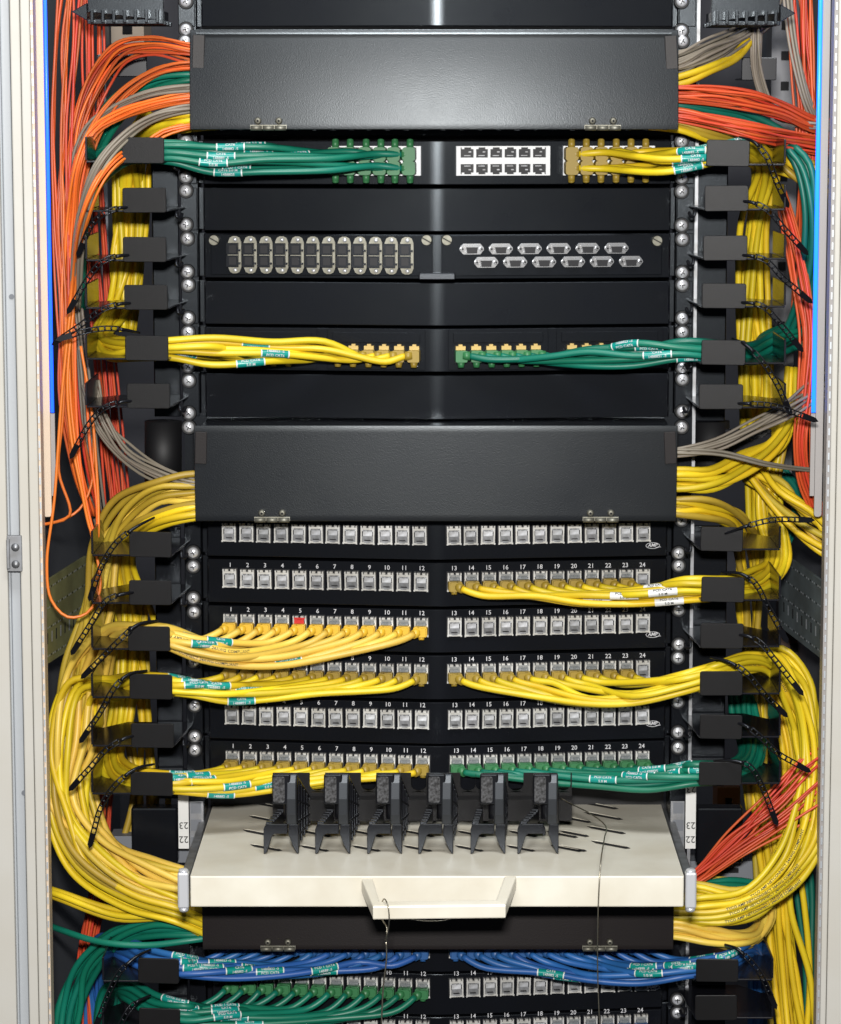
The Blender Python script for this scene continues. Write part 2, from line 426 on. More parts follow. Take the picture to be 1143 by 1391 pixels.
# --- patch panels with V-shaped face (name, top, bot, number row, jack row, screws)
PATCH = []
def lin(a, b, i): return a + (b - a) * i / 11.0
def patch_panel(label, top, bot, num, jack, sl, sr, xs, pl, pr, logo=None, shown=True):
    root = panel(label, top, bot, sl, sr, xs, name='patch_bay', group='patch panels of 24 shielded ports')
    zj = zof(594, jack)
    pxs = [lin(pl[0], pl[1], i) for i in range(12)] + [lin(pr[0], pr[1], i) for i in range(12)]
    for px in pxs: place(ME_JACK, 'jack', atz(px, zj) @ Matrix.Rotation(random.uniform(-.022, .022), 4, 'Y') @ Matrix.Rotation(random.uniform(-.05, .05), 4, 'X') @ Matrix.Translation((random.uniform(-.0002, .0002), -.0003, random.uniform(-.0002, .0002))), root)
    if num: numbers(root, pxs, [str(i) for i in range(1, 25)], zof(594, num))
    if logo:
        bm = B(); z = zof(887, logo); M = atz(887, z, -.4)
        ring = [(.0068 * math.cos(t), .0030 * math.sin(t)) for t in [2 * math.pi * k / 28 for k in range(29)]]
        for (a, b), (c, d) in zip(ring, ring[1:]):
            quad(bm, [M @ Vector((a, 0, b)), M @ Vector((c, 0, d)), M @ Vector((c * .93, 0, d * .86)), M @ Vector((a * .93, 0, b * .86))])
        add_text(bm, 'AMP', lambda x, y: M @ Vector(((x + y * .25) * .0046, 0, y * .0046 + .0002)), 0, True)
        for k in range(1): quad(bm, [M @ Vector(p) for p in ((.0028 + k * .001, -.0001, -.0020 + k * .0012), (.0078, -.0001, -.0016 + k * .0013), (.0078, -.0001, -.0012 + k * .0013), (.0028 + k * .001, -.0001, -.0015 + k * .0012))])
        child(mesh('logo', bm, 'white_ink'), root)
    PATCH.append((root, pxs, zj)); return root
patch_panel('patch panel of empty silver ports directly under middle duct cover', 700, 755, None, 727.5, (750,), (751,), (263, 922), (312, 571), (616, 873.5), 741)
patch_panel('patch panel with yellow cords only in ports 13 to 23', 759, 818, 772.5, 790.5, (769, 812), (768, 828), (263, 922), (313, 573), (617, 873), None)
patch_panel('patch panel whose ports 1 to 12 hold pale yellow cords', 822, 880, 833.5, 852, (831, 898), (875,), (264, 922), (314, 573), (617, 873), 862)
patch_panel('patch panel full of yellow cords, port 24 free', 884, 943, 896.5, 915, (), (893, 953), (265, 921), (315, 573), (617, 873), None)
patch_panel('patch panel of empty ports above the row of green plugs', 947, 1003, 958.5, 977.5, (958, 1000), (994,), (265, 921), (316, 574), (618, 872), 983)
patch_panel('patch panel with yellow plugs beside green plugs behind the shelf', 1006, 1066, 1020.5, 1039, (1018,), (1015,), (265, 921), (317, 575), (620, 872), None)
patch_panel('patch panel of blue cords half hidden by lowest duct cover', 1256, 1310, None, 1288, (), (), (266, 920), (318, 575), (619, 871), 1341)
patch_panel('patch panel of green plugs with empty ports 13 to 24', 1313, 1368, 1323.5, 1342, (), (1357,), (266, 920), (318, 575), (620, 871), None)
patch_panel('lowest patch panel with blue plugs, cut by picture edge', 1371, 1430, 1382, 1399, (), (1375,), (266, 920), (318, 575), (620, 870), None)
# ------------------------------------------------------------------ rack
rack = empty('equipment_rack', (0, 0, .9), 'black nineteen inch rack frame carrying every panel between its rails', 'rack')
for s in (-1, 1):
    bm = B()
    x0, x1 = sorted((s * .2260, s * (.2455 if s > 0 else .2400)))
    box(bm, x0, x1, -.0008, .002, .55, 1.85); box(bm, *sorted((s * .2255, s * .2275)), .002, .05, .55, 1.85)
    zt = P(270, 1088, 0).z
    for k in range(6):
        z = zt - .0065 - k * .0172
        box(bm, *sorted((s * .2285, s * .2385)), -.0012, -.0007, z - .0055, z + .0055, 1)
    bmz = B(); box(bmz, *sorted((s * .2262, s * .2395)), -.0014, -.0008, P(270, 1156, 0).z, zt)
    for k in range(6):
        z = zt - .0065 - k * .0172; box(bmz, *sorted((s * .2285, s * .2385)), -.0019, -.0014, z - .0055, z + .0055, 1)
    if s > 0: box(bmz, .2425, .2455, -.0014, -.0009, .55, 1.85)
    r = mesh('mounting_rail', bm, ['black_paint', 'black_paint']); child(mesh('hole_strip', bmz, ['zinc', 'grey_panel']), r); child(r, rack)
    bm = B(); X0 = s * .2405; X1 = s * .2505
    box(bm, *sorted((X0, X1)), -.0022, -.0008 if s > 0 else -.001, P(248, 1152, 0).z, P(248, 1066, 0).z)
    n = mesh('number_strip', bm, ['label_white']); child(n, rack)
    bm = B()
    for py, t in ((1072, '23'), (1121, '23'), (1140, '22')):
        c = P(594 + s * 348, py, -2.6); c.x = (X0 + X1) / 2
        add_text(bm, t, lambda x, y: c + Vector((-x * .0095, 0, -y * .0095)), 0)
    child(mesh('unit_number', bm, 'ink'), n)
    bm = B()
    for y0, y1 in ((572, 660),):
        a = P(594 + s * 372, y0, 40); b = P(594 + s * 372, y1, 40); cyl(bm, b, a, .018, None, 24)
    for p in bm.faces: p.smooth = True
    child(mesh('post', bm, 'black_deep'), rack)
    bm = B()
    a = P(594 + s * 352, 1095, 20); b = P(594 + s * 352, 1170, 20)
    box(bm, *sorted((a.x, a.x + s * .045)), .012, .03, b.z, a.z); child(mesh('bracket', bm, 'black_paint', bevel=.002), rack)
bm = B(); box(bm, -.224, .224, .06, .07, .55, 1.85); child(mesh('back_panel', bm, 'black_deep'), rack)
# ------------------------------------------------------------------ cable ducts with hinged covers
def rrect(x0, x1, z0, z1, r, n=4):
    out = []
    for cx, cz, a0 in ((x1 - r, z1 - r, 0), (x0 + r, z1 - r, 90), (x0 + r, z0 + r, 180), (x1 - r, z0 + r, 270)):
        for k in range(n + 1):
            a = math.radians(a0 + 90 * k / n); out.append((cx + r * math.cos(a), cz + r * math.sin(a)))
    return out
def duct(label, xl, xr, ytop, ybot, hinges, pads, m, lean, bow, name='cable_duct'):
    Yf = -86
    a, b, c, d = P(xl, ytop, Yf), P(xr, ytop, Yf), P(xr, ybot, Yf), P(xl, ybot, Yf)
    z1, z0 = a.z, d.z; X0, X1 = (a.x + d.x) / 2, (b.x + c.x) / 2
    root = empty(name, (0, 0, z0), label, 'cable duct', 'horizontal cable ducts with hinged covers')
    bm = B(); N = 14; prof = []
    def prof_y(t): return Yf / 1000 + math.tan(math.radians(lean)) * (t * (z1 - z0)) + bow * (t * t)
    for i in range(N + 1):
        t = i / N; prof.append((prof_y(t), z0 + (z1 - z0) * t))
    pts = [Vector((X0, y, z)) for y, z in prof] + [Vector((X0, y + .0015, z)) for y, z in prof[::-1]]
    prism(bm, pts, Vector((X1 - X0, 0, 0)))
    fl = mesh('cover', bm, m, bevel=.0006); child(fl, root)
    for p in fl.data.polygons:
        if abs(p.normal.x) < .5: p.use_smooth = True
    for px, py in pads:
        w = 14; t = (P(px, py, Yf).z - z0) / (z1 - z0)
        p = P(px, py, Yf); h = .030
        bm = B(); y = prof_y(t)
        box(bm, -.0053, .0053, -.0018, .0006, -h / 2, h / 2, 0, Matrix.Translation((p.x, y - .0003, p.z)) @ Matrix.Rotation(math.radians(2 if px < 600 else -3), 4, 'Y') @ Matrix.Rotation(-math.radians(lean), 4, 'X'))
        child(mesh('corner_pad', bm, 'cover_paint_dull', bevel=.0004), root)
    for px, py in hinges:
        p = P(px, py, Yf); bm = B(); y = Yf / 1000
        for k in range(3): cyl(bm, (p.x - .0165 + .011 * k + .0004, y - .003, z0 + .0014), (p.x - .0055 + .011 * k - .0004, y - .003, z0 + .0014), .0022, None, 12)
        box(bm, p.x - .0165, p.x + .0165, y - .0012, y - .0004, z0 + .0005, z0 + .0042)
        h = mesh('hinge', bm, 'nickel'); child(h, root)
        for s in (-1, 1):
            bm = B(); cyl(bm, (p.x + s * .0095, y - .0008, z0 + .0078), (p.x + s * .0095, y - .003, z0 + .0078), .0034, .0030, 14, 0)
            dome(bm, (p.x + s * .0095, y - .003, z0 + .0078), (0, -1, 0), .0030, .0012, 14, 0, 3)
            cyl(bm, (p.x + s * .0095, y - .0041, z0 + .0078), (p.x + s * .0095, y - .0044, z0 + .0078), .0011, None, 8, 1)
            child(mesh('rivet', bm, ['nickel', 'hole']), h)
    bm = B()
    box(bm, X0 + .006, X1 - .006, -.078, 0, z1 - .004, z1 - .0025); box(bm, X0 + .006, X1 - .006, -.080, 0, z0 + .0005, z0 + .002)
    box(bm, -.24, .24, -.002, .0, z0 - .006, z1 + .002)
    for k in range(26):                                   # slotted fingers behind the cover
        x = X0 + .012 + k * (X1 - X0 - .024) / 25
        box(bm, x - .002, x + .002, -.0805, -.0785, z0 - .0005, z0 + .012)
    child(mesh('trough', bm, 'black_paint'), root)
    return root
duct('upper black duct cover with bright flash reflection and two hinges', 257.5, 922.5, 40, 176, ((365, 173), (819, 174)), ((269, 70), (913, 71)), 'cover_paint', 2.2, .009)
duct('middle black duct cover with faint smudges and two hinges', 265, 919.5, 577, 708, ((370, 707), (816, 705)), ((274, 607), (910, 607)), 'cover_paint', -4.5, 0.0)
duct('lowest black duct cover tucked beneath the cream pull-out shelf', 275, 915.5, 1196, 1290, ((378, 1288), (815, 1283)), (), 'cover_paint_dull', 0, 0)
for y, xs in ((56, (252, 927)), (580, (257, 926)), (706, (0, 926))):
    for x in xs:
        if x: child(place(ME_SCREW, 'screw', Matrix.Translation(P(x, y, -5))), rack)
# ------------------------------------------------------------------ vertical cable managers with rings
def manager(label, rings, side, yr, pxr, wall_px, pz=12):
    root = empty('vertical_cable_manager', P((pxr[0] + pxr[1]) / 2, yr[1], pz), label, 'cable manager', 'vertical cable managers with black rings')
    a, b = P(pxr[0], yr[0], pz), P(pxr[1], yr[1], pz)
    bm = B(); box(bm, min(a.x, b.x), max(a.x, b.x), pz / 1000, pz / 1000 + .002, b.z, a.z)
    box(bm, *sorted(((a.x, a.x + .002) if side < 0 else (b.x - .002, b.x))), pz / 1000, pz / 1000 + .05, b.z, a.z)
    child(mesh('back_plate', bm, 'black_paint', bevel=.0008), root)
    for (x0, x1, y0, y1) in rings:
        Y = -98
        a, d = P(x0, y0, Y), P(x1, y1, Y)
        ang = math.radians((-3.5 if side < 0 else -2) + random.uniform(-.8, .8))
        bm = B(); w = d.x - a.x; h = a.z - d.z
        pts = [Vector((x, 0, z)) for x, z in rrect(-w / 2, w / 2, 0, h, .0022)]
        prism(bm, pts, Vector((0, .002, 0)))
        bmesh.ops.transform(bm, matrix=Matrix.Translation((a.x + w / 2, Y / 1000, d.z)) @ Matrix.Rotation(ang, 4, 'Z') @ Matrix.Rotation(math.radians(random.uniform(-1, 1)), 4, 'Y'), verts=bm.verts[:])
        r = mesh('cable_ring', bm, 'ring_paint', bevel=.0006); child(r, root)
        xo = P(wall_px, (y0 + y1) / 2, Y).x; xin = side * .236
        xi = d.x if side < 0 else a.x
        zb = d.z + .0006
        bm = B()
        pts = [Vector((xi + (.0 if side < 0 else .0), -.096, zb)), Vector((xin, -.010, zb)), Vector((xin, .008, zb)), Vector((xo * .93, .008, zb)), Vector((xo, -.02, zb)), Vector((xo, -.096, zb))]
        prism(bm, pts, Vector((0, 0, .0018)))
        child(mesh('floor_plate', bm, 'ring_gloss', bevel=.0005), r)
        bm = B(); box(bm, xo - .001, xo + .001, -.096, -.004, zb + .002, zb + h * 1.0)
        child(mesh('outer_wall', bm, 'ring_gloss', bevel=.0006), r)
        bm = B()
        hx = xi - side * .006
        tube(bm, catmull([(hx, -.060, zb), (hx, -.064, zb - .005), (hx - side * .003, -.062, zb - .007), (hx - side * .005, -.058, zb - .003)], 4), .0015, 6)
        child(mesh('hook', bm, 'black_plastic'), r)
    return root
UL = [(165, 223.5, 186.5, 222), (166, 226.5, 255, 289), (166.5, 226.5, 322, 356), (168.5, 228.5, 387, 421), (169.5, 229, 456, 490), (172, 231.5, 521, 555)]
LL = [(175, 233.5, 722.5, 757), (175, 233.5, 788.5, 822), (173.5, 231.5, 851, 884.5), (175.5, 234.5, 916, 950), (178, 236.5, 983, 1016), (177, 235, 1049, 1081)]
UR = [(960, 1018, 190, 226), (958, 1017, 252, 287), (956, 1015.5, 320, 354), (954, 1013.5, 385, 419), (953, 1012.5, 462, 496), (950, 1009.5, 522, 556)]
LR = [(952, 1009, 716, 749), (953, 1011, 784, 818), (952, 1010, 847, 881), (951.5, 1009, 912, 945), (951, 1008, 971, 1004), (950, 1007.5, 1035, 1067)]
BL = [(187, 243.5, 1302, 1336), (188, 245, 1370, 1404)]
BR = [(946, 1003, 1303, 1334), (945, 1001.5, 1352, 1386)]
manager('black ring column beside the upper panels, near the hanging orange loops', UL, -1, (178, 566), (205, 246), 117)
manager('black ring column beside port 1 of the patch panels', LL, -1, (715, 1085), (210, 250), 125)
manager('black ring column beside the upper panels, near the vermilion fibres', UR, 1, (178, 572), (943, 985), 1067)
manager('black ring column beside port 24 of the patch panels', LR, 1, (714, 1068), (941, 984), 1060)
manager('black ring column at the lower edge holding blue and green cords', BL, -1, (1294, 1410), (215, 256), 140)
manager('black ring column at the lower edge beside descending yellow cords', BR, 1, (1294, 1410), (941, 985), 1050)
# comb shaped organisers at the top edge
def comb(label, x0, x1, y0, y1, side):
    bm = B(); a, b = P(x0, y0, -90), P(x1, y1, -90)
    xl, xr = a.x, b.x
    prism(bm, [Vector((xl, -.085, a.z)), Vector((xr, -.085, a.z)), Vector((xr, -.085, b.z + (.004 if side > 0 else -.004))), Vector((xl, -.085, b.z + (-.004 if side > 0 else .004)))], Vector((0, .004, 0)))
    for k in range(7):
        x = xl + (xr - xl) * (k + .5) / 7
        box(bm, x - .0016, x + .0016, -.095, .0, b.z - .006, b.z + .006)
    for k in range(4): box(bm, xl, xr, -.09 + k * .028, -.085 + k * .028, b.z - .007, b.z - .003)
    prism(bm, [Vector((xl if side < 0 else xr, -.09, b.z + .012)), Vector((xl - .014 if side < 0 else xr + .014, -.09, b.z + .004)), Vector((xl if side < 0 else xr, -.09, b.z - .004))], Vector((0, .03, 0)))
    tag(mesh('cable_organiser', bm, 'black_paint', bevel=.0006), label, 'cable organiser')
comb('ribbed black cable organiser above the orange fibres entering the duct', 118, 222, -20, 22, -1)
comb('ribbed black cable organiser above the fanned grey cords', 968, 1060, -20, 24, 1)
def plate_bracket(label, x0, x1, y0, y1, Y):
    a, b = P(x0, y0, Y), P(x1, y1, Y); bm = B()
    prism(bm, [Vector((x, Y / 1000, z)) for x, z in rrect(a.x, b.x, b.z, a.z, .001)], Vector((0, .002, 0)))
    box(bm, a.x, b.x, Y / 1000 + .0005, Y / 1000 + .06, b.z + .0002, b.z + .002)
    tag(mesh('cable_bracket', bm, 'ring_gloss', bevel=.0006), label, 'bracket')
plate_bracket('plain black bracket behind the orange fibres entering upper duct', 132, 200, 74, 104, 15)
plate_bracket('plain black bracket behind the fanned grey cords', 1008, 1055, 78, 109, 25)
plate_bracket('plain black bracket behind the grey cords above middle yellow bundle', 985, 1048, 583, 616, 25)
# ------------------------------------------------------------------ cabinet
cab = empty('equipment_cabinet', P(594, 1391, -40), 'cream steel equipment cabinet framing the whole rack', 'cabinet')
ZB, ZT = .50, 1.90
def xat(px, Y): return P(px, 695, Y).x
def strip(bm, pa, pb, Y, d, mi=0, z0=ZB, z1=ZT): box(bm, xat(pa, Y), xat(pb, Y), Y / 1000, Y / 1000 + d, z0, z1, mi)
bm = B(); strip(bm, -60, 9, -62, .03); strip(bm, 9.5, 13, -54, .02, 1); strip(bm, 13.5, 26, -52, .02, 1); strip(bm, 26.5, 39.5, -64, .03); strip(bm, 40.3, 53, -63, .03)
po = mesh('door_post', bm, ['cream', 'grey_frame'], bevel=.0012); child(po, cab)
bm = B(); strip(bm, 54.0, 57.4, -60, .02)
z = ZB
while z < ZT:
    box(bm, xat(54.6, -60), xat(56.6, -60), -.0606, -.0600, z, z + .0065, 1); z += .0115
child(mesh('gasket', bm, ['tan_panel', 'glint_and_dash']), po)
bm = B(); c = P(20, 752, -66)
box(bm, c.x - .007, c.x + .007, -.0665, -.062, c.z - .017, c.z + .017)
for s in (-.3, .5): dome(bm, (c.x + .001, -.0665, c.z - s * .02), (0, -1, 0), .0042, .003, 12, 0, 3)
box(bm, c.x - .007, c.x - .004, -.070, -.0665, c.z - .014, c.z + .014)
child(mesh('catch_plate', bm, 'zinc', bevel=.0006), po)
for px, py in ((16, 403), (33, 1077)):
    bm = B(); cyl(bm, P(px, py, -52.2), P(px, py, -52.2) + Vector((0, -.0005, 0)), .0025, None, 12); child(mesh('plug_hole', bm, 'grey_panel'), po)
bm = B(); strip(bm, 1127, 1135, -60, .03); strip(bm, 1135.8, 1200, -61, .03)
pr = mesh('door_post', bm, ['cream'], bevel=.0012); child(pr, cab)
bm = B(); strip(bm, 1121.5, 1126.5, -58, .02)
z = ZB
while z < ZT:
    box(bm, xat(1123.5, -58), xat(1125.5, -58), -.0586, -.0580, z, z + .0065, 1); z += .0115
child(mesh('gasket', bm, ['silver_panel', 'glint_and_dash']), pr)
for s, px in ((-1, 40), (1, 1140)):
    bm = B(); X = xat(px, 0); box(bm, *sorted((X, X + s * .004)), 0, .75, ZB, ZT); child(mesh('side_panel', bm, 'grey_panel'), cab)
# led lamps along both posts
for s in (-1, 1):
    t0 = P(67 if s < 0 else 1109.5, 300, -30)
    zb = P(70, 560, -30).z; zh = P(60, 702, -30).z
    e = empty('light_strip', (t0.x, -.03, zh), 'glowing blue light strip beside the ' + ('orange fibre cords' if s < 0 else 'vermilion fibre bundle'), 'light strip', 'blue light strips on the posts')
    bm = B(); xa, xb = sorted((t0.x + s * .0022, t0.x + s * (.0105 if s < 0 else .0095)))
    pts = rrect(xa, xb, zh, ZT, .003); prism(bm, [Vector((x, -.032, z)) for x, z in pts], Vector((0, .0035, 0)))
    child(mesh('housing', bm, 'tan_panel' if s < 0 else 'silver_panel', bevel=.0006), e)
    bm = B(); cyl(bm, (t0.x, -.031, zb), (t0.x, -.031, ZT), .0016 if s < 0 else .0020, None, 12)
    child(mesh('tube', bm, 'led_left' if s < 0 else 'led_right'), e)
    bm = B(); box(bm, t0.x - .002, t0.x + .002, -.031, -.027, zh + .02, zb - .001); child(mesh('dark_tube', bm, 'silver_panel'), e)
# perforated side brackets
for s in (-1, 1):
    def L(u, v, o=0):            # u 0..1 inward, v 0..1 up
        a, b = (P(60, 905, -25), P(118, 868, 125)) if s < 0 else (P(1120, 898, -25), P(1058, 850, 125))
        a2, b2 = (P(60, 792, -25), P(118, 755, 125)) if s < 0 else (P(1120, 792, -25), P(1058, 748, 125))
        lo = a.lerp(b, u); hi = a2.lerp(b2, u); p = lo.lerp(hi, v); p.x += -s * o; return p
    bm = B(); quad(bm, [L(0, 0), L(1, 0), L(1, 1), L(0, 1)]); quad(bm, [L(0, 0, -.003), L(1, 0, -.003), L(1, 1, -.003), L(0, 1, -.003)])
    for e0, e1 in (((0, 0), (1, 0)), ((1, 0), (1, 1)), ((1, 1), (0, 1)), ((0, 1), (0, 0))):
        quad(bm, [L(*e0), L(*e1), L(*e1, -.003), L(*e0, -.003)])
    for v in (.08, .42, .66, .9):
        for k in range(24):
            u = .03 + k * .0405
            if u < .98: quad(bm, [L(u, v, .0004), L(u + .02, v, .0004), L(u + .02, v + .022, .0004), L(u, v + .022, .0004)], 2 if k % 3 else 1)  # pale quads are painted glints, dark ones the holes
    for k in range(9): quad(bm, [L(.06 + k * .1, .24, .0004), L(.085 + k * .1, .24, .0004), L(.085 + k * .1, .37, .0004), L(.06 + k * .1, .37, .0004)], 2 if k % 2 else 1)
    child(mesh('perforated_bracket', bm, ['passivated' if s < 0 else 'perf_metal', 'hole', 'glint_and_dash']), cab)
# things deep inside the cabinet
def back_box(name, label, cat, x0, x1, y0, y1, Y, d, m):
    a, b = P(x0, y0, Y), P(x1, y1, Y); bm = B(); box(bm, a.x, b.x, Y / 1000, Y / 1000 + d, b.z, a.z)
    n = max(2, int((a.z - b.z) / .03))
    for k in range(n): box(bm, a.x + (b.x - a.x) * .35, a.x + (b.x - a.x) * .65, Y / 1000 - .0008, Y / 1000, b.z + (k + .3) * (a.z - b.z) / n, b.z + (k + .6) * (a.z - b.z) / n, 1)
    tag(mesh(name, bm, [m, 'hole'], bevel=.001), label, cat)
back_box('upright', 'blue grey slotted upright behind the top orange fibres', 'upright', 132, 152, -30, 620, 260, .05, 'grey_panel')
back_box('cover_box', 'beige box behind the top orange fibres', 'box', 150, 196, -30, 60, 300, .08, 'tan_panel')
back_box('upright', 'grey slotted upright behind the upper yellow cords near vermilion fibres', 'upright', 1050, 1075, -30, 700, 260, .05, 'upright_grey')
back_box('upright', 'dark brown slotted upright behind the lower yellow loop', 'upright', 1062, 1090, 820, 1280, 300, .05, 'brown_box')
back_box('power_block', 'orange block glimpsed behind the ring column under green cords', 'block', 975, 1005, 1070, 1140, 240, .05, 'orange_box')
back_box('crossbar', 'pale grey crossbar behind the big yellow loop', 'bar', 1085, 1130, 908, 918, 280, .03, 'grey_frame')
back_box('shelf_edge', 'dark shelf edge under the short yellow cord ends', 'shelf', 150, 262, 1136, 1172, 30, .03, 'grey_panel')
back_box('shelf_edge', 'dark shelf edge under the fan of vermilion fibres', 'shelf', 935, 1040, 1170, 1215, 60, .03, 'grey_panel')
# ------------------------------------------------------------------ pull-out shelf
ZS = P(594, 1190, -212).z
YF = -.212
shelf = empty('pull_out_shelf', (0, YF, ZS - .028), 'cream pull-out shelf with front handle and slanted slots', 'shelf')
hw = .2215
bm = B()
prism(bm, [Vector((-hw, YF, ZS)), Vector((hw, YF, ZS)), Vector((hw, .117, ZS)), Vector((-hw, .117, ZS))], Vector((0, 0, -.0014)))
child(mesh('top_plate', bm, 'shelf_cream'), shelf)
bm = B()
zb = P(594, 1231.5, -212).z
box(bm, -hw, hw, YF - .0015, YF + .004, zb, ZS + .0003)
child(mesh('front_lip', bm, 'shelf_cream', bevel=.0012), shelf)
bm = B()
for s in (-1, 1): box(bm, *sorted((s * (hw - .001), s * (hw - .004))), YF + .005, .117, zb, ZS - .0016)
child(mesh('side_skirt', bm, 'shelf_cream'), shelf)
# handle
def hp(px, py, Y): return P(px, py, Y)
bm = B()
oF = [hp(491, 1193, -214), hp(702, 1189, -214), hp(687, 1229, -262), hp(507, 1231, -262)]
iF = [hp(507, 1193, -214), hp(685, 1190, -214), hp(674, 1222, -254), hp(516, 1224, -254)]
top_o, top_i = oF, iF
dz = Vector((0, 0, -.0125))
for i in ((0, 3), (3, 2), (2, 1)):
    a, b = i
    A = [top_o[a], top_o[b], top_i[b], top_i[a]]
    prism(bm, A, dz)
bmesh.ops.remove_doubles(bm, verts=bm.verts[:], dist=.00001)
child(mesh('handle', bm, 'shelf_cream', bevel=.0014), shelf)
# slots
bm = B()
def slot(px, py, L=27, t=1.7, sl=.18):
    a = PZ(px - L, py - L * sl, ZS); b = PZ(px + L, py + L * sl, ZS)
    def q(u, w, h): return PZ(px + L * u, py + L * u * sl + w, ZS + h)
    quad(bm, [q(-1, 0, .0005), q(-.8, -t, .0005), q(.8, -t * .6, .0005), q(1, t * .2, .0005), q(.75, t * 1.3, .0005), q(-.75, t * 1.1, .0005)], 0)
    quad(bm, [q(-1, -.4, .0009), q(-.7, -t * 1.15, .0014), q(.6, -t * .75, .0014), q(.8, -t * .35, .0009), q(-.6, -t * .6, .0008)], 1)  # pale raised strip standing in for the highlight above the slot
for px, py in ((814, 1093.5), (820, 1108), (824, 1127), (830, 1147), (764, 1133), (770, 1152), (748, 1097), (756, 1114),
               (363, 1093), (360, 1112), (352, 1131), (362, 1151)):
    slot(px, py, 27 if px > 790 else 22)
for k in range(6):
    for j, py in enumerate((1152, 1132, 1113)): slot(428 + 70 * k + j * 3, py, 20)
child(mesh('vent_groove', bm, ['hole', 'shelf_cream']), shelf)
# slides + zinc corner brackets
for s in (-1, 1):
    bm = B(); x = s * (hw + .0015)
    box(bm, *sorted((x, x + s * .008)), YF + .01, .16, ZS - .020, ZS - .002)
    sl = mesh('slide', bm, 'zinc', bevel=.001); child(sl, shelf)
    bm = B()
    box(bm, *sorted((x, x + s * .010)), YF - .001, YF + .010, ZS - .030, ZS + .003)
    cyl(bm, (x + s * .005, YF + .004, ZS + .003), (x + s * .005, YF + .004, ZS + .006), .005, .004, 12); cyl(bm, (x + s * .005, YF + .004, ZS - .034), (x + s * .005, YF + .004, ZS - .030), .004, .005, 12)
    child(mesh('corner_bracket', bm, 'chrome', bevel=.002), shelf)
# ------------------------------------------------------------------ cable manager with six rings lying on the shelf
YB = -.070
cm = empty('cable_manager', (P(594, 1113, -70).x, YB, ZS), 'black slotted bar with six plastic rings resting on the cream shelf', 'cable manager')
za, zb = P(594, 1050, -70).z, P(594, 1113, -70).z
xa, xb = P(371, 1080, -70).x, P(777, 1080, -70).x
bm = B()
slots = [431.5, 501, 569, 636, 657, 701, 765]
zs = P(594, 1066, -70).z; hwid = .0072
edges = [xa]
for px in slots:
    x = P(px, 1060, -70).x; edges += [x - hwid, x + hwid]
edges.append(xb)
for i in range(0, len(edges), 2): 
    if edges[i + 1] > edges[i]: box(bm, edges[i], edges[i + 1], YB, YB + .0016, zs, za)
for px in slots:                   # rounded slot bottoms
    x = P(px, 1060, -70).x
    n = 8; arc = [Vector((x + hwid * math.cos(math.pi + math.pi * k / n), YB, zs + hwid * .8 * math.sin(math.pi + math.pi * k / n))) for k in range(n + 1)]
    prism(bm, arc[:n // 2 + 1] + [Vector((x - hwid, YB, zs - hwid))], Vector((0, .0016, 0))); prism(bm, arc[n // 2:] + [Vector((x + hwid, YB, zs - hwid))], Vector((0, .0016, 0)))
for i in range(0, len(edges), 2): box(bm, edges[i], edges[i + 1], YB, YB + .0016, zs - hwid, zs - .00001)
zm = P(594, 1081, -70).z
box(bm, xa, xb, YB, YB + .0016, zm, zs - hwid - .00001)
prism(bm, [Vector((xa, YB, zm - .0001)), Vector((xa, YB - .006, zm - .003)), Vector((xa, YB - .006, zb)), Vector((xa, YB - .0045, zb)), Vector((xa, YB - .0045, zm - .0022)), Vector((xa, YB + .0016, zm + .0005))], Vector((xb - xa, 0, 0)))
child(mesh('bar', bm, 'ring_paint', bevel=.0003), cm)
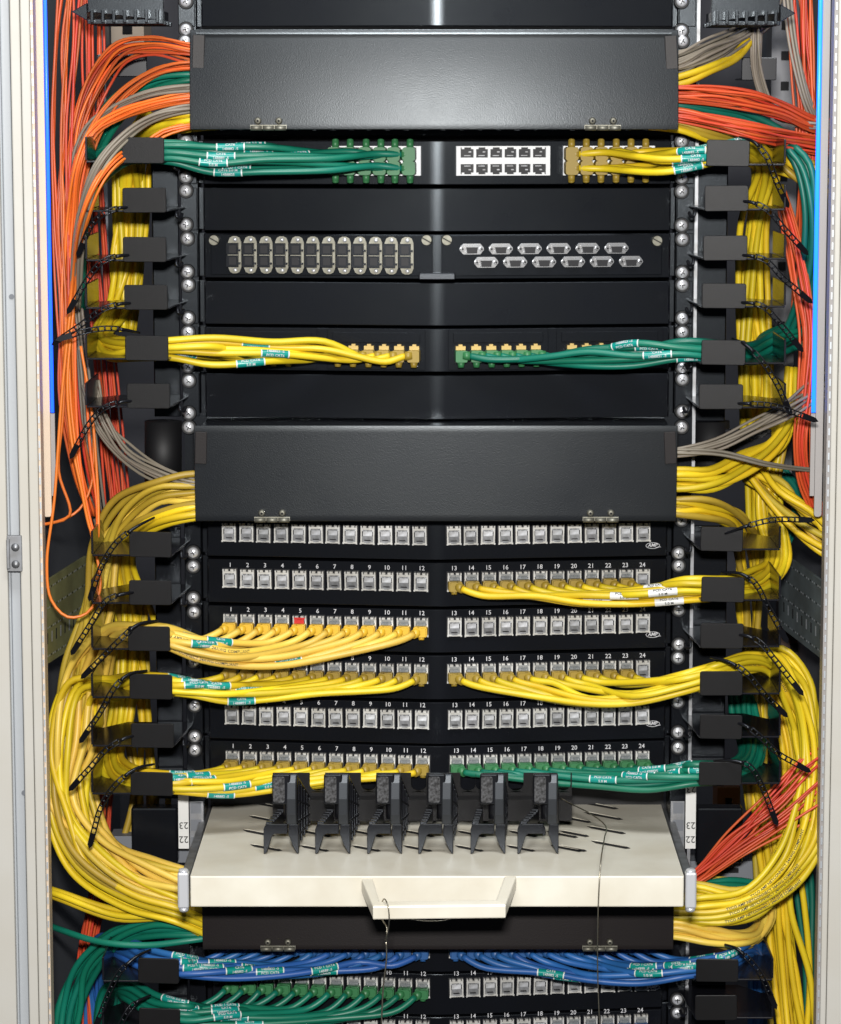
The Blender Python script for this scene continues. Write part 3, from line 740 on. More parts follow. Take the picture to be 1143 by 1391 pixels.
def organiser(px, closed=True, skew=0.13):
    """profile drawn in millimetres: x right, z up from the shelf; depth runs back to the bar"""
    base = PZ(px, 1160, ZS + .0004)
    s = P(594, 1160, base.y * 1000).z; mm = (base.y + DIST) / F * 1.02
    def X(q): return q * mm
    bm = B(); D = abs(YB - base.y) - .004
    sh = Matrix.Identity(4); sh[0][1] = skew          # leans back to one side
    M = Matrix.Translation(base) @ sh
    def pr(pts, y0, dpt, mi=0):
        prism(bm, [M @ Vector((X(x * 1.08), y0, X(z))) for x, z in pts], (M.to_3x3() @ Vector((0, dpt, 0))), mi)
    def curve(pts): return pts
    # left bracket leg
    leg = [(-22, 0), (-22, 34), (-20.5, 39), (-16, 41.5), (8, 41.5), (8, 28), (-8, 28), (-11, 26), (-18, 2), (-20, 0)]
    rleg = [(22, 0), (22, 41), (10, 41), (9, 28), (11, 22), (14, 13), (18, 4), (20.5, 0)]
    if closed:
        pr(leg, 0, .004); pr(rleg, .0004, .0036)
    else:
        pr([(x - 5 if x < 0 else x - 2, z) for x, z in leg], 0, .004); pr([(5, 41), (5, 24), (9, 28), (8, 36)], -.0005, .004); pr([(x + 3, z) for x, z in rleg], .0004, .0036)
    o = 0 if closed else 3
    pr([(8 + o, 60), (21 + o, 60), (21 + o, 109), (8 + o, 109)], .001, .004)
    ab = B(); prof = [(-.0024, 42), (-.0040, 56), (-.0040, 78), (-.0026, 100), (.0002, 111), (.0035, 113), (.0040, 42)]
    prism(ab, [M @ Vector((X(8.6 + o), y, X(z))) for y, z in prof], M.to_3x3() @ Vector((X(14), 0, 0)))
    # comb walls running back to the bar
    for side in (-1, 1):
        hgt = 110 if side > 0 else 41
        xw = 20 + o if side > 0 else (-22 if closed else -27)
        if side > 0:      # solid side wall behind the ribs
            q = [M @ Vector((X(xw - 1.5 + dx), y, X(z))) for dx in (0, 1.5) for y, z in ((.003, 4), (D, 20), (D, 54), (.003, 108))]
            vs = [bm.verts.new(v) for v in q]
            for f in ((0, 1, 2, 3), (7, 6, 5, 4), (0, 4, 5, 1), (1, 5, 6, 2), (2, 6, 7, 3), (3, 7, 4, 0)): bm.faces.new([vs[i] for i in f])
        else:             # thick ridged rail from the bracket back to the bar
            ex = 0 if closed else 16
            q = [M @ Vector((X(x + (ex if y > .01 else 0)), y, X(z))) for x in (xw, xw + 9) for y, z in ((.003, 24), (D, 24), (D, 40), (.003, 41))]
            vs = [bm.verts.new(v) for v in q]
            for f in ((0, 1, 2, 3), (7, 6, 5, 4), (0, 4, 5, 1), (1, 5, 6, 2), (2, 6, 7, 3), (3, 7, 4, 0)): bm.faces.new([vs[i] for i in f])
            for k in range(6):
                t = (k + .8) / 6.5; c = M @ Vector((X(xw + 1 + ex * t), D * t, X(41))); box(bm, c.x - X(1.5), c.x + X(8), c.y - .002, c.y + .0015, c.z - X(2), c.z + X(2.2))
            continue
        nb = 5
        for k in range(1, nb + 1):
            y = D * k / nb
            lo = 4 + 3 * k if side > 0 else 14
            a = M @ Vector((X(xw), y - .0016, X(lo))); b = M @ Vector((X(xw + 2), y + .0016, X(hgt - k * (10.5 if side > 0 else .5))))
            box(bm, min(a.x, b.x), max(a.x, b.x), a.y, b.y, a.z, b.z)
        for z0_, z1_ in (((20, 22), (42, 32), (72, 44), (106, 56)) if side > 0 else ((38, 38), (26, 26))):
            q = [M @ Vector((X(xw + dx), y, X(z + dz))) for y, z in ((.003, z0_), (D, z1_)) for dx, dz in ((0, 0), (2, 0), (2, 3.5), (0, 3.5))]
            vs = [bm.verts.new(v) for v in q]
            for f in ((0, 1, 2, 3), (7, 6, 5, 4), (0, 4, 5, 1), (1, 5, 6, 2), (2, 6, 7, 3), (3, 7, 4, 0)): bm.faces.new([vs[i] for i in f])
    if not closed or True:
        c0 = M @ Vector((X(6 + o), .016, X(44))); c1 = M @ Vector((X(6 + o), .016, X(72))); cyl(bm, c0, c1, X(7), None, 18)
    r = mesh('cable_ring', bm, 'black_plastic', bevel=.0009); child(r, cm)
    child(mesh('arm', ab, 'arm_plastic', bevel=.0012), r)
    bm = B()
    pts = [M @ Vector((X(x + o), -.0025, X(z))) for x, z in rrect(-11, 14, 70, 112, 3)]
    prism(bm, pts, M.to_3x3() @ Vector((0, .0075, 0)))
    h = mesh('clasp', bm, 'black_plastic', bevel=.0012); child(h, r)
    bm = B(); pts = [M @ Vector((X(x + o), -.0032, X(z))) for x, z in rrect(-9, 6.5, 73, 109, 3)]
    prism(bm, pts, M.to_3x3() @ Vector((0, .0012, 0))); child(mesh('grip_pad', bm, 'foam'), h)
for k, px in enumerate((382, 452, 522.5, 592, 663, 732)): organiser(px, k != 5, .16 - .018 * k)
# ================================================================== cords
rnd = random.Random(5)
def boot_mesh(kind, side, m, tip='clear_plastic'):
    bm = B(); s = side
    if kind == 'rj':
        prism(bm, [Vector((x, -.0030, z)) for x, z in rrect(-.0074, .0074, -.0080, .0018, .0018, 2)], Vector((0, -.0090, 0)))
        prism(bm, [Vector((x, -.012, z)) for x, z in rrect(-.0064, .0064, -.0075, .0012, .0018, 2)], Vector((0, -.0025, 0)))
        for k in range(2): box(bm, -.002 + k * .0026, -.001 + k * .0026, -.0149, -.0144, -.005, -.001)
        cyl(bm, (s * .002, -.0105, -.0030), (s * .0068, -.0166, -.0046), .0050, .0043, 12)
        cyl(bm, (s * -.001, -.0075, -.0075), (s * -.001, -.0085, -.0112), .0036, .0030, 10)
        box(bm, -.0054, .0054, -.0070, -.0044, .0019, .0060, 1); box(bm, -.0024, .0024, -.0084, -.0070, .0022, .0056, 1)
        box(bm, -.0060, .0060, -.0054, -.0044, .0062, .0074, 1)
    elif kind in ('up', 'down'):
        d = 1 if kind == 'up' else -1
        prism(bm, [Vector((x, -.005, z)) for x, z in rrect(-.0062, .0062, -.0064, .0064, .0024, 2)], Vector((0, -.0125, 0)))
        cyl(bm, (s * .001, -.012, -.0002), (s * .0078, -.014, -.0002), .0052, .0046, 12)
        cyl(bm, (.0005, -.010, d * .0055), (.0005, -.010, d * .0125), .0036, .0034, 12); dome(bm, (.0005, -.010, d * .0125), (0, 0, d), .0034, .0018, 12, 0, 3)
        box(bm, -.0052, .0052, -.005, -.002, -.0056, .0056, 1)
    else:
        prism(bm, [Vector((x, -.003, z)) for x, z in rrect(-.0058, .0058, -.0074, .0034, .0012, 2)], Vector((0, -.0105, 0)))
        cyl(bm, (s * .002, -.0105, -.0012), (s * .0088, -.0125, -.0016), .0046, .0042, 12)
        cyl(bm, (0, -.008, -.007), (0, -.009, -.0128), .0042, .0028, 12)
    if kind == 'rj': bmesh.ops.scale(bm, vec=(.88, 1, 1), verts=bm.verts[:])
    else: bmesh.ops.scale(bm, vec=(.95, 1, 1), verts=bm.verts[:])
    return proto('plug', bm, [m, tip])
_boots = {}
def boot(*k):
    if k not in _boots: _boots[k] = boot_mesh(*k)
    return _boots[k]
def arc_table(pts):
    s = [0.0]
    for a, b in zip(pts, pts[1:]): s.append(s[-1] + (b - a).length)
    return s
def wrap(parent, pts, r, s0, ln, base, words, flip=False, name='cable_label', ink='white_ink'):
    """a printed sleeve round the cord between arc lengths s0 and s0+ln"""
    S = arc_table(pts); s0 = max(.004, min(s0, S[-1] - ln - .004)); fr = frames(pts)
    def samp(s):
        for i in range(len(S) - 1):
            if S[i + 1] >= s: break
        t = (s - S[i]) / max(S[i + 1] - S[i], 1e-9)
        return pts[i].lerp(pts[i + 1], t), fr[i][0]
    bm = B()
    if base: tube(bm, [samp(s0 + ln * k / 6)[0] for k in range(7)], r + .0004, 10, 0, False)
    if words:
        rr = r + (.0007 if base else .00015)
        t = samp(s0 + ln / 2)[1]; sgn = 1 if t.x >= 0 else -1
        if abs(t.x) < .4: sgn = 1
        if flip: sgn = -sgn
        rows = len(words)
        for k, w in enumerate(words):
            sz = min(.0036 if rows > 1 else .0042, ln / (len(w) * .62))
            def fn(x, y, k=k, sz=sz):
                s = s0 + ln / 2 + sgn * x * sz
                p, tt = samp(max(0, min(S[-1], s)))
                v = (Vector((0, -DIST, CZ)) - p); v = (v - tt * v.dot(tt)).normalized(); up = v.cross(tt) * sgn
                up = -up if (tt.cross(v)).dot(up) * sgn > 0 and False else up
                ang = (y * sz + (rows - 1) * .0021 - k * .0042 + (.0003)) / rr
                return p + v * rr * math.cos(ang) + (tt.cross(v) * -sgn) * rr * math.sin(ang) * -1 * -1
            add_text(bm, w, fn, 1, True)
        if base:
            for e in (.0, ln - .0012):
                tube(bm, [samp(s0 + e)[0], samp(s0 + e + .0012)[0]], r + .00055, 10, 2, False)
    o = mesh(name, bm, [base or 'ink', ink, 'label_white']); child(o, parent)
    for f in o.data.polygons: f.use_smooth = len(f.vertices) == 4
    return o
def cord(pts, r, m, name, label, cat, group=None, sub=7):
    sm = catmull(pts, sub); bm = B(); tube(bm, sm, r, 8 if r > .0018 else 6)
    o = mesh(name, bm, m)
    for f in o.data.polygons: f.use_smooth = len(f.vertices) == 4
    tag(o, label, cat, group)
    return o, sm
def disk(n, jit=.25):
    out = []
    for k in range(n):
        rr = math.sqrt((k + .5) / n); a = k * 2.39996
        out.append([rr * math.cos(a) + rnd.uniform(-jit, jit) * .6, rr * math.sin(a) + rnd.uniform(-jit, jit) * .6])
    return out
def at_center(cs, i, off, tw):
    """cs: (px, py, Y, spread across px[, spread in depth mm]); off turned by tw"""
    px, py, Y, sp = cs[i][:4]; sp = sp * (1.22 if FULL and abs(px - CX0) < 325 else 1); sd = cs[i][4] if len(cs[i]) > 4 else sp * .6
    a, b = cs[max(i - 1, 0)], cs[min(i + 1, len(cs) - 1)]
    dx, dy = b[0] - a[0], b[1] - a[1]; l = math.hypot(dx, dy) or 1
    nx, ny = -dy / l, dx / l
    c, s = math.cos(tw), math.sin(tw); u, w = off[0] * c - off[1] * s, off[0] * s + off[1] * c
    return P(px + nx * u * sp + rnd.uniform(-1, 1), py + ny * u * sp + rnd.uniform(-1, 1), Y + w * sd)
FULL = False
def bundle(n, cs, r, m, name, label, cat, group, twist=.35, labels=None, jitend=0):
    offs = disk(n); out = []
    ph = rnd.uniform(0, 6)
    tws = [ph]
    for _ in cs[1:]: tws.append(tws[-1] + rnd.uniform(-twist, twist))
    for k in range(n):
        o = list(offs[k]); pts = []
        for i in range(len(cs)):
            jt = .42 if r > .002 else .26; oo = (o[0] + rnd.uniform(-jt, jt), o[1] + rnd.uniform(-jt, jt) * .7)
            pts.append(at_center(cs, i, oo, tws[i]))
        mm = m if isinstance(m, str) else m[k % len(m)]
        if jitend: pts[-1] += Vector((rnd.uniform(-1, 1), 0, rnd.uniform(-1, 1))) * jitend
        out.append(cord(pts, r * rnd.uniform(.96, 1.04), mm, name, label, cat, group))
    return out
TEAL_WORDS = [[a, b] for a, b in (('CAT6', '14B882 -5'), ('PCD CAT6', '5.0 M'), ('14B8823 -5', 'PCD CAT6'), ('CAT6', '14B8821 -3'), ('PCD 1 CAT6', '14B88 -5'), ('CAT6 5.0 M', '14B8825'))]
def run(ports, side, cs, m, bootm, r, kind, desc, where, tips=None, lab=None, labrange=(.05, .14), labcol='label_teal', sag=0, lead=.018, name='patch_cable', group=None, words=None, exitd=None, mix=False, prt=None):
    """ports: list of (port word, world matrix of the jack); cords join the bundle cs on the way"""
    global FULL
    FULL = True; n = len(ports); offs = disk(n, .12)
    # far ports run in front and low, near ports behind and high
    offs.sort(key=lambda o: (-.9 * o[0] * side + .5 * o[1]))
    order = sorted(range(n), key=lambda k: ports[k][1].translation.x * side)
    if isinstance(kind, list):            # two rows: the bottom row keeps to the lower half of the bundle
        offs.sort(key=lambda o: -o[0] * side); half = [offs[:n // 2], offs[n // 2:]]
        for h in half: h.sort(key=lambda o: o[1])
        offs = [half[0 if kind[k] == 'down' else 1].pop(0) for k in order]
    elif mix: rnd.shuffle(offs)
    for rank, k in enumerate(order):
        word, M = ports[k]; off = offs[rank]
        bw = place(boot(kind if not isinstance(kind, list) else kind[k], side, bootm, (tips or {}).get(word, 'clear_plastic')), 'plug', M)
        loc = {'rj': (.0058 * side, -.0164, -.0045), 'gold': (.008 * side, -.0122, -.0015)}.get(kind if isinstance(kind, str) else '', (.0068 * side, -.0137, -.0002))
        p0 = M @ Vector(loc)
        ed = exitd or (side * .9, -.30, -.22)
        d = (Vector(ed).normalized() + Vector((0, 0, rnd.uniform(-.14, .14)))).normalized()
        pts = [p0, p0 + d * lead * .5, p0 + d * lead + Vector((side * lead * .25, 0, 0))]
        for i in range(len(cs)):
            jt = .5 if abs(cs[i][0] - CX0) > 430 else .15; q = at_center(cs, i, (off[0] + rnd.uniform(-jt, jt), off[1] + rnd.uniform(-jt, jt) * .6), .25 * i * side)
            gap = (q.x - pts[-1].x) * side
            if i < len(cs) * .6 and gap < .030 and abs(q.x) < .235: continue
            pts.append(q)
        o, sm = cord(pts, r * rnd.uniform(.97, 1.03), m if isinstance(m, str) else m[k % len(m)], name, f'{desc} {word} {where}', 'patch cord', group)
        child(bw, o)
        if prt and rank % 3 == 0:
            Sx = arc_table(sm); ip = min(range(len(sm)), key=lambda i: abs(sm[i].x - (prt + rnd.uniform(-.02, .02))) + (1 if Sx[i] > .45 else 0)); wrap(o, sm, r, Sx[ip] - .04, .085, None, ['TYCO AMP NETCONNECT 24AWG COMPLIANT'], name='cable_print', ink='ink')
        if lab and rnd.random() < lab:
            L = (pts[3] - p0).length if len(pts) > 3 else .1
            # put the sleeve where the cord crosses the wanted window of columns
            S = arc_table(sm); want = rnd.uniform(*labrange)
            i = min(range(len(sm)), key=lambda i: abs(sm[i].x - want))
            w = words or rnd.choice(TEAL_WORDS)
            wrap(o, sm, r, max(S[i] - .013, .055 + rnd.uniform(0, .03)), .0265, labcol, w, ink='ink' if labcol == 'label_white' else 'white_ink')
R6 = .0032
# ---- white port blocks
pxL = [457.5, 477.5, 499, 519, 538, 558.5]; pxR = [773.5, 793.5, 813.5, 834, 854, 874]
def blockports(pxs, near_centre):
    out, kinds = [], []
    for row, dz, kd in (('top', .0064, 'up'), ('bottom', -.0064, 'down')):
        for i, px in enumerate(pxs):
            o = ORD[6 - i] if near_centre == 'end' else ORD[i + 1]
            out.append((f'{row} row, {o} from the bend', atz(px, zA + dz, -4))); kinds.append(kd)
    return out, kinds
pp, kk = blockports(pxL, 'end')
run(pp, -1, [(520, 219, -62, 15, 4), (450, 219, -70, 20, 7), (360, 219, -76, 20, 9), (290, 217, -76, 20, 11), (235, 207, -80, 15, 10), (185, 207, -72, 14, 10), (145, 222, -25, 15, 10), (112, 262, 25, 14), (98, 330, 50, 12), (92, 430, 60, 12)], 'green', 'green_boot', R6, kk, 'green patch cord in white port block', 'panel', lab=.9, labrange=(-.21, -.12), lead=.02, group='green cords of the upper port block', exitd=(-.95, -.25, 0))
pp, kk = blockports(pxR, 'start')
run(pp, 1, [(812, 219, -60, 14, 5), (855, 221, -68, 19, 8), (900, 217, -74, 19, 9), (940, 210, -76, 15, 9), (985, 207, -72, 13, 9), (1022, 208, -30, 14, 10), (1040, 235, 20, 16, 12), (1028, 300, 45, 18, 12), (1022, 400, 55, 20, 12), (1028, 520, 60, 22), (1030, 620, 66, 20), (1032, 720, 70, 18)], 'yellow', 'yellow_boot', R6, kk, 'yellow patch cord in white port block', 'panel', lab=.9, labrange=(.225, .236), lead=.02, group='yellow cords of the upper port block', exitd=(.95, -.25, 0))
# ---- module panel
pp = [(f'port {i + 1}', atz(PX_CL[i], zC, -3)) for i in range(2, 12)]
run(pp, -1, [(500, 480, -54, 8, 4), (440, 480, -60, 13, 7), (370, 480, -66, 14, 9), (290, 476, -76, 16, 10), (232, 473, -80, 15, 10), (190, 473, -70, 14, 10), (150, 474, -35, 16, 10), (138, 450, 20, 15, 10), (160, 410, 55, 18, 10), (172, 350, 62, 22, 12), (178, 270, 62, 24, 12), (180, 215, 62, 24, 12), (215, 160, 30, 20)], 'yellow', 'yellow_boot', R6, 'gold', 'yellow patch cord in', 'of the gold contact panel', lab=.8, labrange=(-.2, -.12), lead=.016, group='yellow cords of the gold contact panel', mix=True)
pp = [(f'port {i + 13}', atz(PX_CR[i], zC, -3)) for i in range(10)]
run(pp, 1, [(690, 486, -52, 6, 4), (745, 488, -58, 10, 7), (800, 482, -66, 19, 9), (860, 478, -76, 21, 10), (925, 476, -80, 16, 10), (980, 478, -72, 14, 10), (1020, 482, -35, 16, 10), (1045, 470, 10, 20, 10), (1080, 452, 45, 20), (1130, 432, 70, 20)], 'green', 'green_boot', R6, 'gold', 'green patch cord in', 'of the gold contact panel', lab=.95, labrange=(.12, .24), lead=.016, group='green cords of the gold contact panel', mix=True)
# ---- patch panels
def rj(row, ids): return [(f'port {i}', atz(PATCH[row][1][i - 1], PATCH[row][2])) for i in ids]
run(rj(1, range(13, 24)), 1, [(680, 800, -50, 7, 5), (730, 803, -58, 10, 6), (790, 806, -66, 13, 8), (860, 805, -76, 14, 9), (930, 799, -82, 15, 9), (985, 797, -74, 14, 10), (1030, 790, -30, 17, 12), (1052, 758, 15, 18, 12), (1045, 700, 40, 20, 12), (1050, 640, 50, 20), (1068, 560, 60, 16)], 'yellow', 'yellow_boot', R6, 'rj', 'yellow patch cord in', 'of the second panel under middle cover', lab=.55, labrange=(.145, .225), labcol='label_white', words=['PCD CAT6', '5.0 M'], group='yellow cords of the second patch panel')
LOOPL = [(120, 920, 5, 26, 18), (100, 1005, 0, 30, 20), (97, 1085, -12, 27, 20), (124, 1148, -30, 28, 16), (187, 1195, -50, 26, 14), (248, 1220, -62, 20, 12), (300, 1245, -50, 16, 10)]
run(rj(2, range(1, 13)), -1, [(500, 873, -46, 7, 6), (440, 884, -56, 11, 8), (380, 890, -66, 15, 9), (320, 887, -76, 18, 10), (270, 877, -82, 17, 10), (225, 866, -80, 14, 10), (185, 864, -65, 14, 10), (152, 866, -25, 15, 10)] + LOOPL, ['yellow_warm', 'yellow_warm', 'yellow_warm'], 'warm_boot', .0034, 'rj', 'pale yellow patch cord in', 'of the third panel under middle cover', tips={'port 5': 'red_clip'}, lab=.35, labrange=(-.16, -.1), sag=.02, lead=.022, exitd=(-.82, -.40, -.42), group='pale yellow cords of the third patch panel', prt=-.23)
run(rj(3, range(1, 13)), -1, [(490, 928, -46, 6, 6), (430, 935, -56, 10, 8), (370, 938, -66, 13, 9), (310, 937, -76, 15, 10), (265, 933, -82, 14, 10), (225, 931, -80, 13, 10), (185, 929, -65, 13, 10), (153, 935, -25, 15, 10)] + [(x - 6, y + 20, Y - 8, s, d) for x, y, Y, s, d in LOOPL], 'yellow', 'yellow_boot', R6, 'rj', 'yellow patch cord in', 'of the fourth panel under middle cover', lab=.5, labrange=(-.2, -.12), sag=.012, lead=.018, exitd=(-.88, -.40, -.24), group='yellow cords of the fourth patch panel')
LOOPR = [(1080, 935, -15, 20, 14), (1098, 1010, -15, 18, 14), (1096, 1090, -25, 18, 14), (1075, 1170, -40, 20, 14), (1020, 1225, -55, 22, 12), (950, 1238, -62, 20, 12), (890, 1245, -50, 16, 10)]
run(rj(3, range(13, 24)), 1, [(680, 928, -46, 6, 6), (740, 940, -56, 9, 8), (800, 945, -66, 12, 9), (860, 942, -76, 14, 10), (925, 928, -82, 15, 10), (975, 912, -76, 14, 10), (1020, 898, -45, 13, 10), (1052, 903, -25, 15, 12)] + LOOPR, 'yellow', 'yellow_boot', R6, 'rj', 'yellow patch cord in', 'of the fourth panel under middle cover', lab=None, sag=.012, lead=.018, exitd=(.88, -.40, -.24), group='yellow cords of the fourth patch panel', prt=.315)
run(rj(5, range(1, 13)), -1, [(510, 1052, -44, 6, 6), (440, 1057, -50, 9, 7), (380, 1062, -56, 12, 8), (310, 1066, -70, 15, 9), (240, 1064, -80, 15, 10), (195, 1060, -70, 14, 10), (160, 1050, -30, 15, 10), (150, 1020, 10, 15), (165, 980, 40, 16), (175, 900, 55, 20), (178, 820, 60, 20)], 'yellow', 'yellow_boot', R6, 'rj', 'yellow patch cord in', 'of the panel right behind the shelf rings', lab=.75, labrange=(-.21, -.135), lead=.016, exitd=(-.9, -.35, -.1), group='yellow cords behind the shelf rings')
run(rj(5, range(13, 25)), 1, [(690, 1052, -42, 6, 6), (750, 1054, -48, 10, 7), (810, 1056, -58, 13, 8), (880, 1054, -72, 17, 9), (940, 1050, -80, 15, 10), (985, 1048, -72, 14, 10), (1018, 1035, -30, 15, 10), (1022, 1000, 15, 18), (1012, 965, 40, 18), (1008, 900, 60, 18)], 'green', 'green_boot', R6, 'rj', 'green patch cord in', 'of the panel right behind the shelf rings', lab=.8, labrange=(.13, .21), lead=.016, exitd=(.9, -.35, -.15), group='green cords behind the shelf rings')
run(rj(6, range(1, 13)), -1, [(490, 1305, -46, 7, 6), (440, 1311, -58, 11, 8), (380, 1315, -68, 13, 9), (310, 1315, -76, 15, 10), (250, 1315, -82, 14, 10), (205, 1308, -66, 14, 10), (168, 1290, -20, 15, 10), (140, 1285, 30, 14), (125, 1320, 60, 14), (130, 1400, 70, 14)], 'blue', 'blue_boot', R6, 'rj', 'blue patch cord in', 'of the panel under lowest cover', lab=.9, labrange=(-.19, -.1), sag=.012, lead=.02, exitd=(-.85, -.35, -.4), group='blue cords under the lowest cover')
run(rj(6, range(13, 25)), 1, [(700, 1308, -46, 7, 6), (750, 1316, -58, 11, 8), (800, 1320, -68, 13, 9), (870, 1320, -76, 15, 10), (930, 1315, -82, 14, 10), (985, 1306, -66, 13, 10), (1022, 1288, -20, 14, 10), (1035, 1320, 30, 14), (1030, 1400, 60, 14)], 'blue', 'blue_boot', R6, 'rj', 'blue patch cord in', 'of the panel under lowest cover', lab=.9, labrange=(.1, .2), sag=.012, lead=.02, exitd=(.85, -.35, -.4), group='blue cords under the lowest cover')
run(rj(7, range(1, 13)), -1, [(500, 1372, -46, 10, 6), (450, 1378, -56, 13, 8), (390, 1378, -66, 15, 9), (310, 1376, -76, 17, 10), (255, 1378, -80, 16, 10), (210, 1368, -66, 15, 10), (172, 1345, -25, 15, 10), (150, 1352, 20, 14), (140, 1420, 40, 14)], 'green', 'green_boot', R6, 'rj', 'green patch cord in', 'of the panel beneath the blue cords', lab=.6, labrange=(-.2, -.14), sag=.02, lead=.022, exitd=(-.75, -.35, -.65), group='green cords beneath the blue cords')
run(rj(8, range(19, 25)), 1, [(850, 1420, -60, 10, 6), (950, 1430, -70, 10, 8)], 'blue', 'blue_boot', R6, 'rj', 'blue patch cord in', 'of the lowest panel in view', exitd=(.5, -.3, -.8), group='blue cords of the lowest panel')
# ---- cords into the upper duct
FO = .00135
FULL = False
def fib(n, cs, m, label, group, r=FO, tw=.3): return bundle(n, cs, r, m, 'fibre_cable', label, 'fibre cord', group, tw)
def cop(n, cs, m, label, group, r=R6, tw=.35): return bundle(n, cs, r, m, 'patch_cable', label, 'patch cord', group, tw)
def gry(n, cs, label, group, r=.0015, tw=.3): return bundle(n, cs, r, 'grey_cord', 'grey_cable', label, 'grey cord', group, tw)
fib(14, [(300, 76, -45, 10, 10), (257, 70, -50, 13, 12), (210, 62, -40, 13, 12), (165, 70, -25, 14, 10), (135, 105, -15, 14, 10), (112, 165, -15, 12), (100, 260, -15, 10), (92, 380, -15, 10)], ['orange_dim', 'orange_dim', 'orange'], 'orange fibre cord in the topmost bundle entering the upper duct', 'topmost orange fibres of the upper duct')
fib(9, [(300, 92, -50, 6, 8), (257, 90, -52, 8, 10), (215, 97, -45, 8, 10), (170, 128, -35, 9, 10), (130, 180, -28, 10, 10), (108, 250, -25, 10), (100, 350, -25, 9)], ['orange_dim', 'orange'], 'orange fibre cord entering the upper duct above the green cords', 'orange fibres above the green cords')
cop(6, [(300, 108, -30, 8, 8), (257, 106, -35, 10, 10), (205, 116, -25, 12, 10), (160, 150, 0, 14, 10), (125, 205, 25, 14), (105, 290, 45, 14), (100, 420, 60, 14)], 'green', 'green cord entering the upper duct between orange and grey cords', 'green cords entering the upper duct')
gry(12, [(300, 122, -45, 6, 8), (257, 121, -50, 7, 8), (205, 127, -45, 8, 8), (158, 147, -30, 8, 8), (124, 172, -25, 7), (104, 225, -22, 7), (98, 290, -15, 8), (98, 360, -10, 9)], 'grey cord entering the upper duct under the green cords', 'grey cords under the green cords')
fib(11, [(300, 132, -50, 6, 8), (257, 132, -55, 8, 8), (205, 143, -52, 9, 8), (160, 158, -45, 8, 8), (128, 178, -42, 7, 6), (107, 226, -42, 7, 6), (99, 290, -30, 8), (95, 380, -25, 9)], 'orange', 'orange fibre cord entering the upper duct between two grey bundles', 'orange fibres between grey bundles')
gry(7, [(300, 146, -52, 4, 6), (257, 147, -58, 5, 6), (212, 157, -66, 6, 6), (170, 186, -98, 6, 5), (135, 226, -108, 6, 5), (112, 295, -88, 7), (102, 420, -20, 8)], 'grey cord curving in front of the ring with green cords', 'lower grey cords of the upper duct')
cop(9, [(300, 160, -40, 9, 8), (257, 163, -45, 13, 10), (215, 172, -30, 14, 12), (180, 198, 20, 16, 12), (172, 260, 60, 20, 10), (170, 360, 66, 22, 10), (165, 450, 66, 22, 10)], 'yellow', 'yellow cord entering the upper duct above the first ring', 'yellow cords entering the upper duct')
fib(6, [(300, 164, -50, 3, 6), (258, 170, -60, 5, 6), (222, 181, -62, 6, 6), (190, 202, -72, 8, 6), (165, 213, -96, 8, 5), (136, 242, -110, 8, 5), (113, 295, -104, 8, 5), (100, 380, -45, 6), (95, 480, -42, 6), (100, 600, -38, 6)], 'orange', 'bright orange fibre cord passing behind the top black ring', 'orange fibres behind the top ring')
fib(12, [(98, -30, -15, 19, 16), (92, 60, -15, 22, 16), (86, 170, -18, 16, 14), (86, 300, -20, 14, 12), (88, 420, -30, 12, 12), (95, 540, -30, 14), (110, 640, -20, 14), (128, 700, 0, 10)], ['orange_dim', 'orange', 'orange_dim', 'vermilion'], 'orange fibre cord hanging straight down beside the blue light strip', 'orange fibres hanging beside the blue light')
fib(12, [(125, -30, 60, 16, 10), (125, 80, 60, 16, 10), (128, 200, 70, 14, 10), (132, 350, 80, 14), (140, 480, 85, 16), (152, 600, 90, 18), (165, 720, 95, 18), (172, 830, 95, 18), (165, 960, 95, 16), (140, 1090, 95, 16), (135, 1200, 95, 16), (120, 1300, 95, 14), (125, 1410, 95, 14)], 'vermilion', 'dark orange fibre cord running deep behind the ring column', 'dark orange fibres behind the rings')
fib(4, [(140, 1170, 60, 8, 6), (118, 1290, 60, 6), (122, 1410, 60, 10)], 'vermilion', 'dark orange fibre cord low beside the thick green cords', 'dark orange fibres beside green cords')
for k, (pts) in enumerate([
    [(100, 420, -50), (92, 520, -52), (98, 600, -52), (110, 660, -52), (124, 722, -50), (132, 734, -50), (134, 700, -48), (131, 630, -46), (125, 560, -44), (110, 470, -42)],
    [(96, 420, -56), (84, 540, -56), (74, 680, -56), (64, 765, -56), (70, 815, -56), (92, 838, -56), (118, 833, -54), (136, 802, -52), (133, 762, -50), (122, 715, -48), (108, 640, -46), (96, 540, -44), (94, 430, -42)],
    [(102, 440, -46), (104, 560, -46), (112, 650, -46), (126, 718, -46), (131, 730, -46), (132, 690, -44), (122, 600, -42), (116, 500, -40)],
    [(90, 430, -48), (86, 560, -48), (80, 640, -46), (95, 700, -44), (62, 712, -40), (40, 716, -30)]]):
    cord([P(*p) for p in pts], .0015, 'orange', 'fibre_cable', ['orange fibre cord ending in a short narrow loop by yellow cords', 'orange fibre cord with the lowest big drooping loop', 'orange fibre cord forming the inner narrow loop', 'orange fibre cord slipping behind the cream post'][k], 'fibre cord', sub=9)
cord([P(*p) for p in [(128, 590, -30), (124, 660, -32), (108, 692, -36), (85, 706, -40), (60, 712, -40), (40, 714, -40)]], .0014, 'orange', 'fibre_cable', 'orange fibre cord crossing sideways above the perforated bracket', 'fibre cord')
gry(9, [(122, 520, -10, 12), (140, 575, -10, 12, 8), (170, 615, -20, 13, 8), (215, 642, -35, 12, 8), (262, 656, -50, 8, 8), (310, 660, -50, 6)], 'grey cord sweeping down into the middle duct', 'grey cords entering the middle duct')
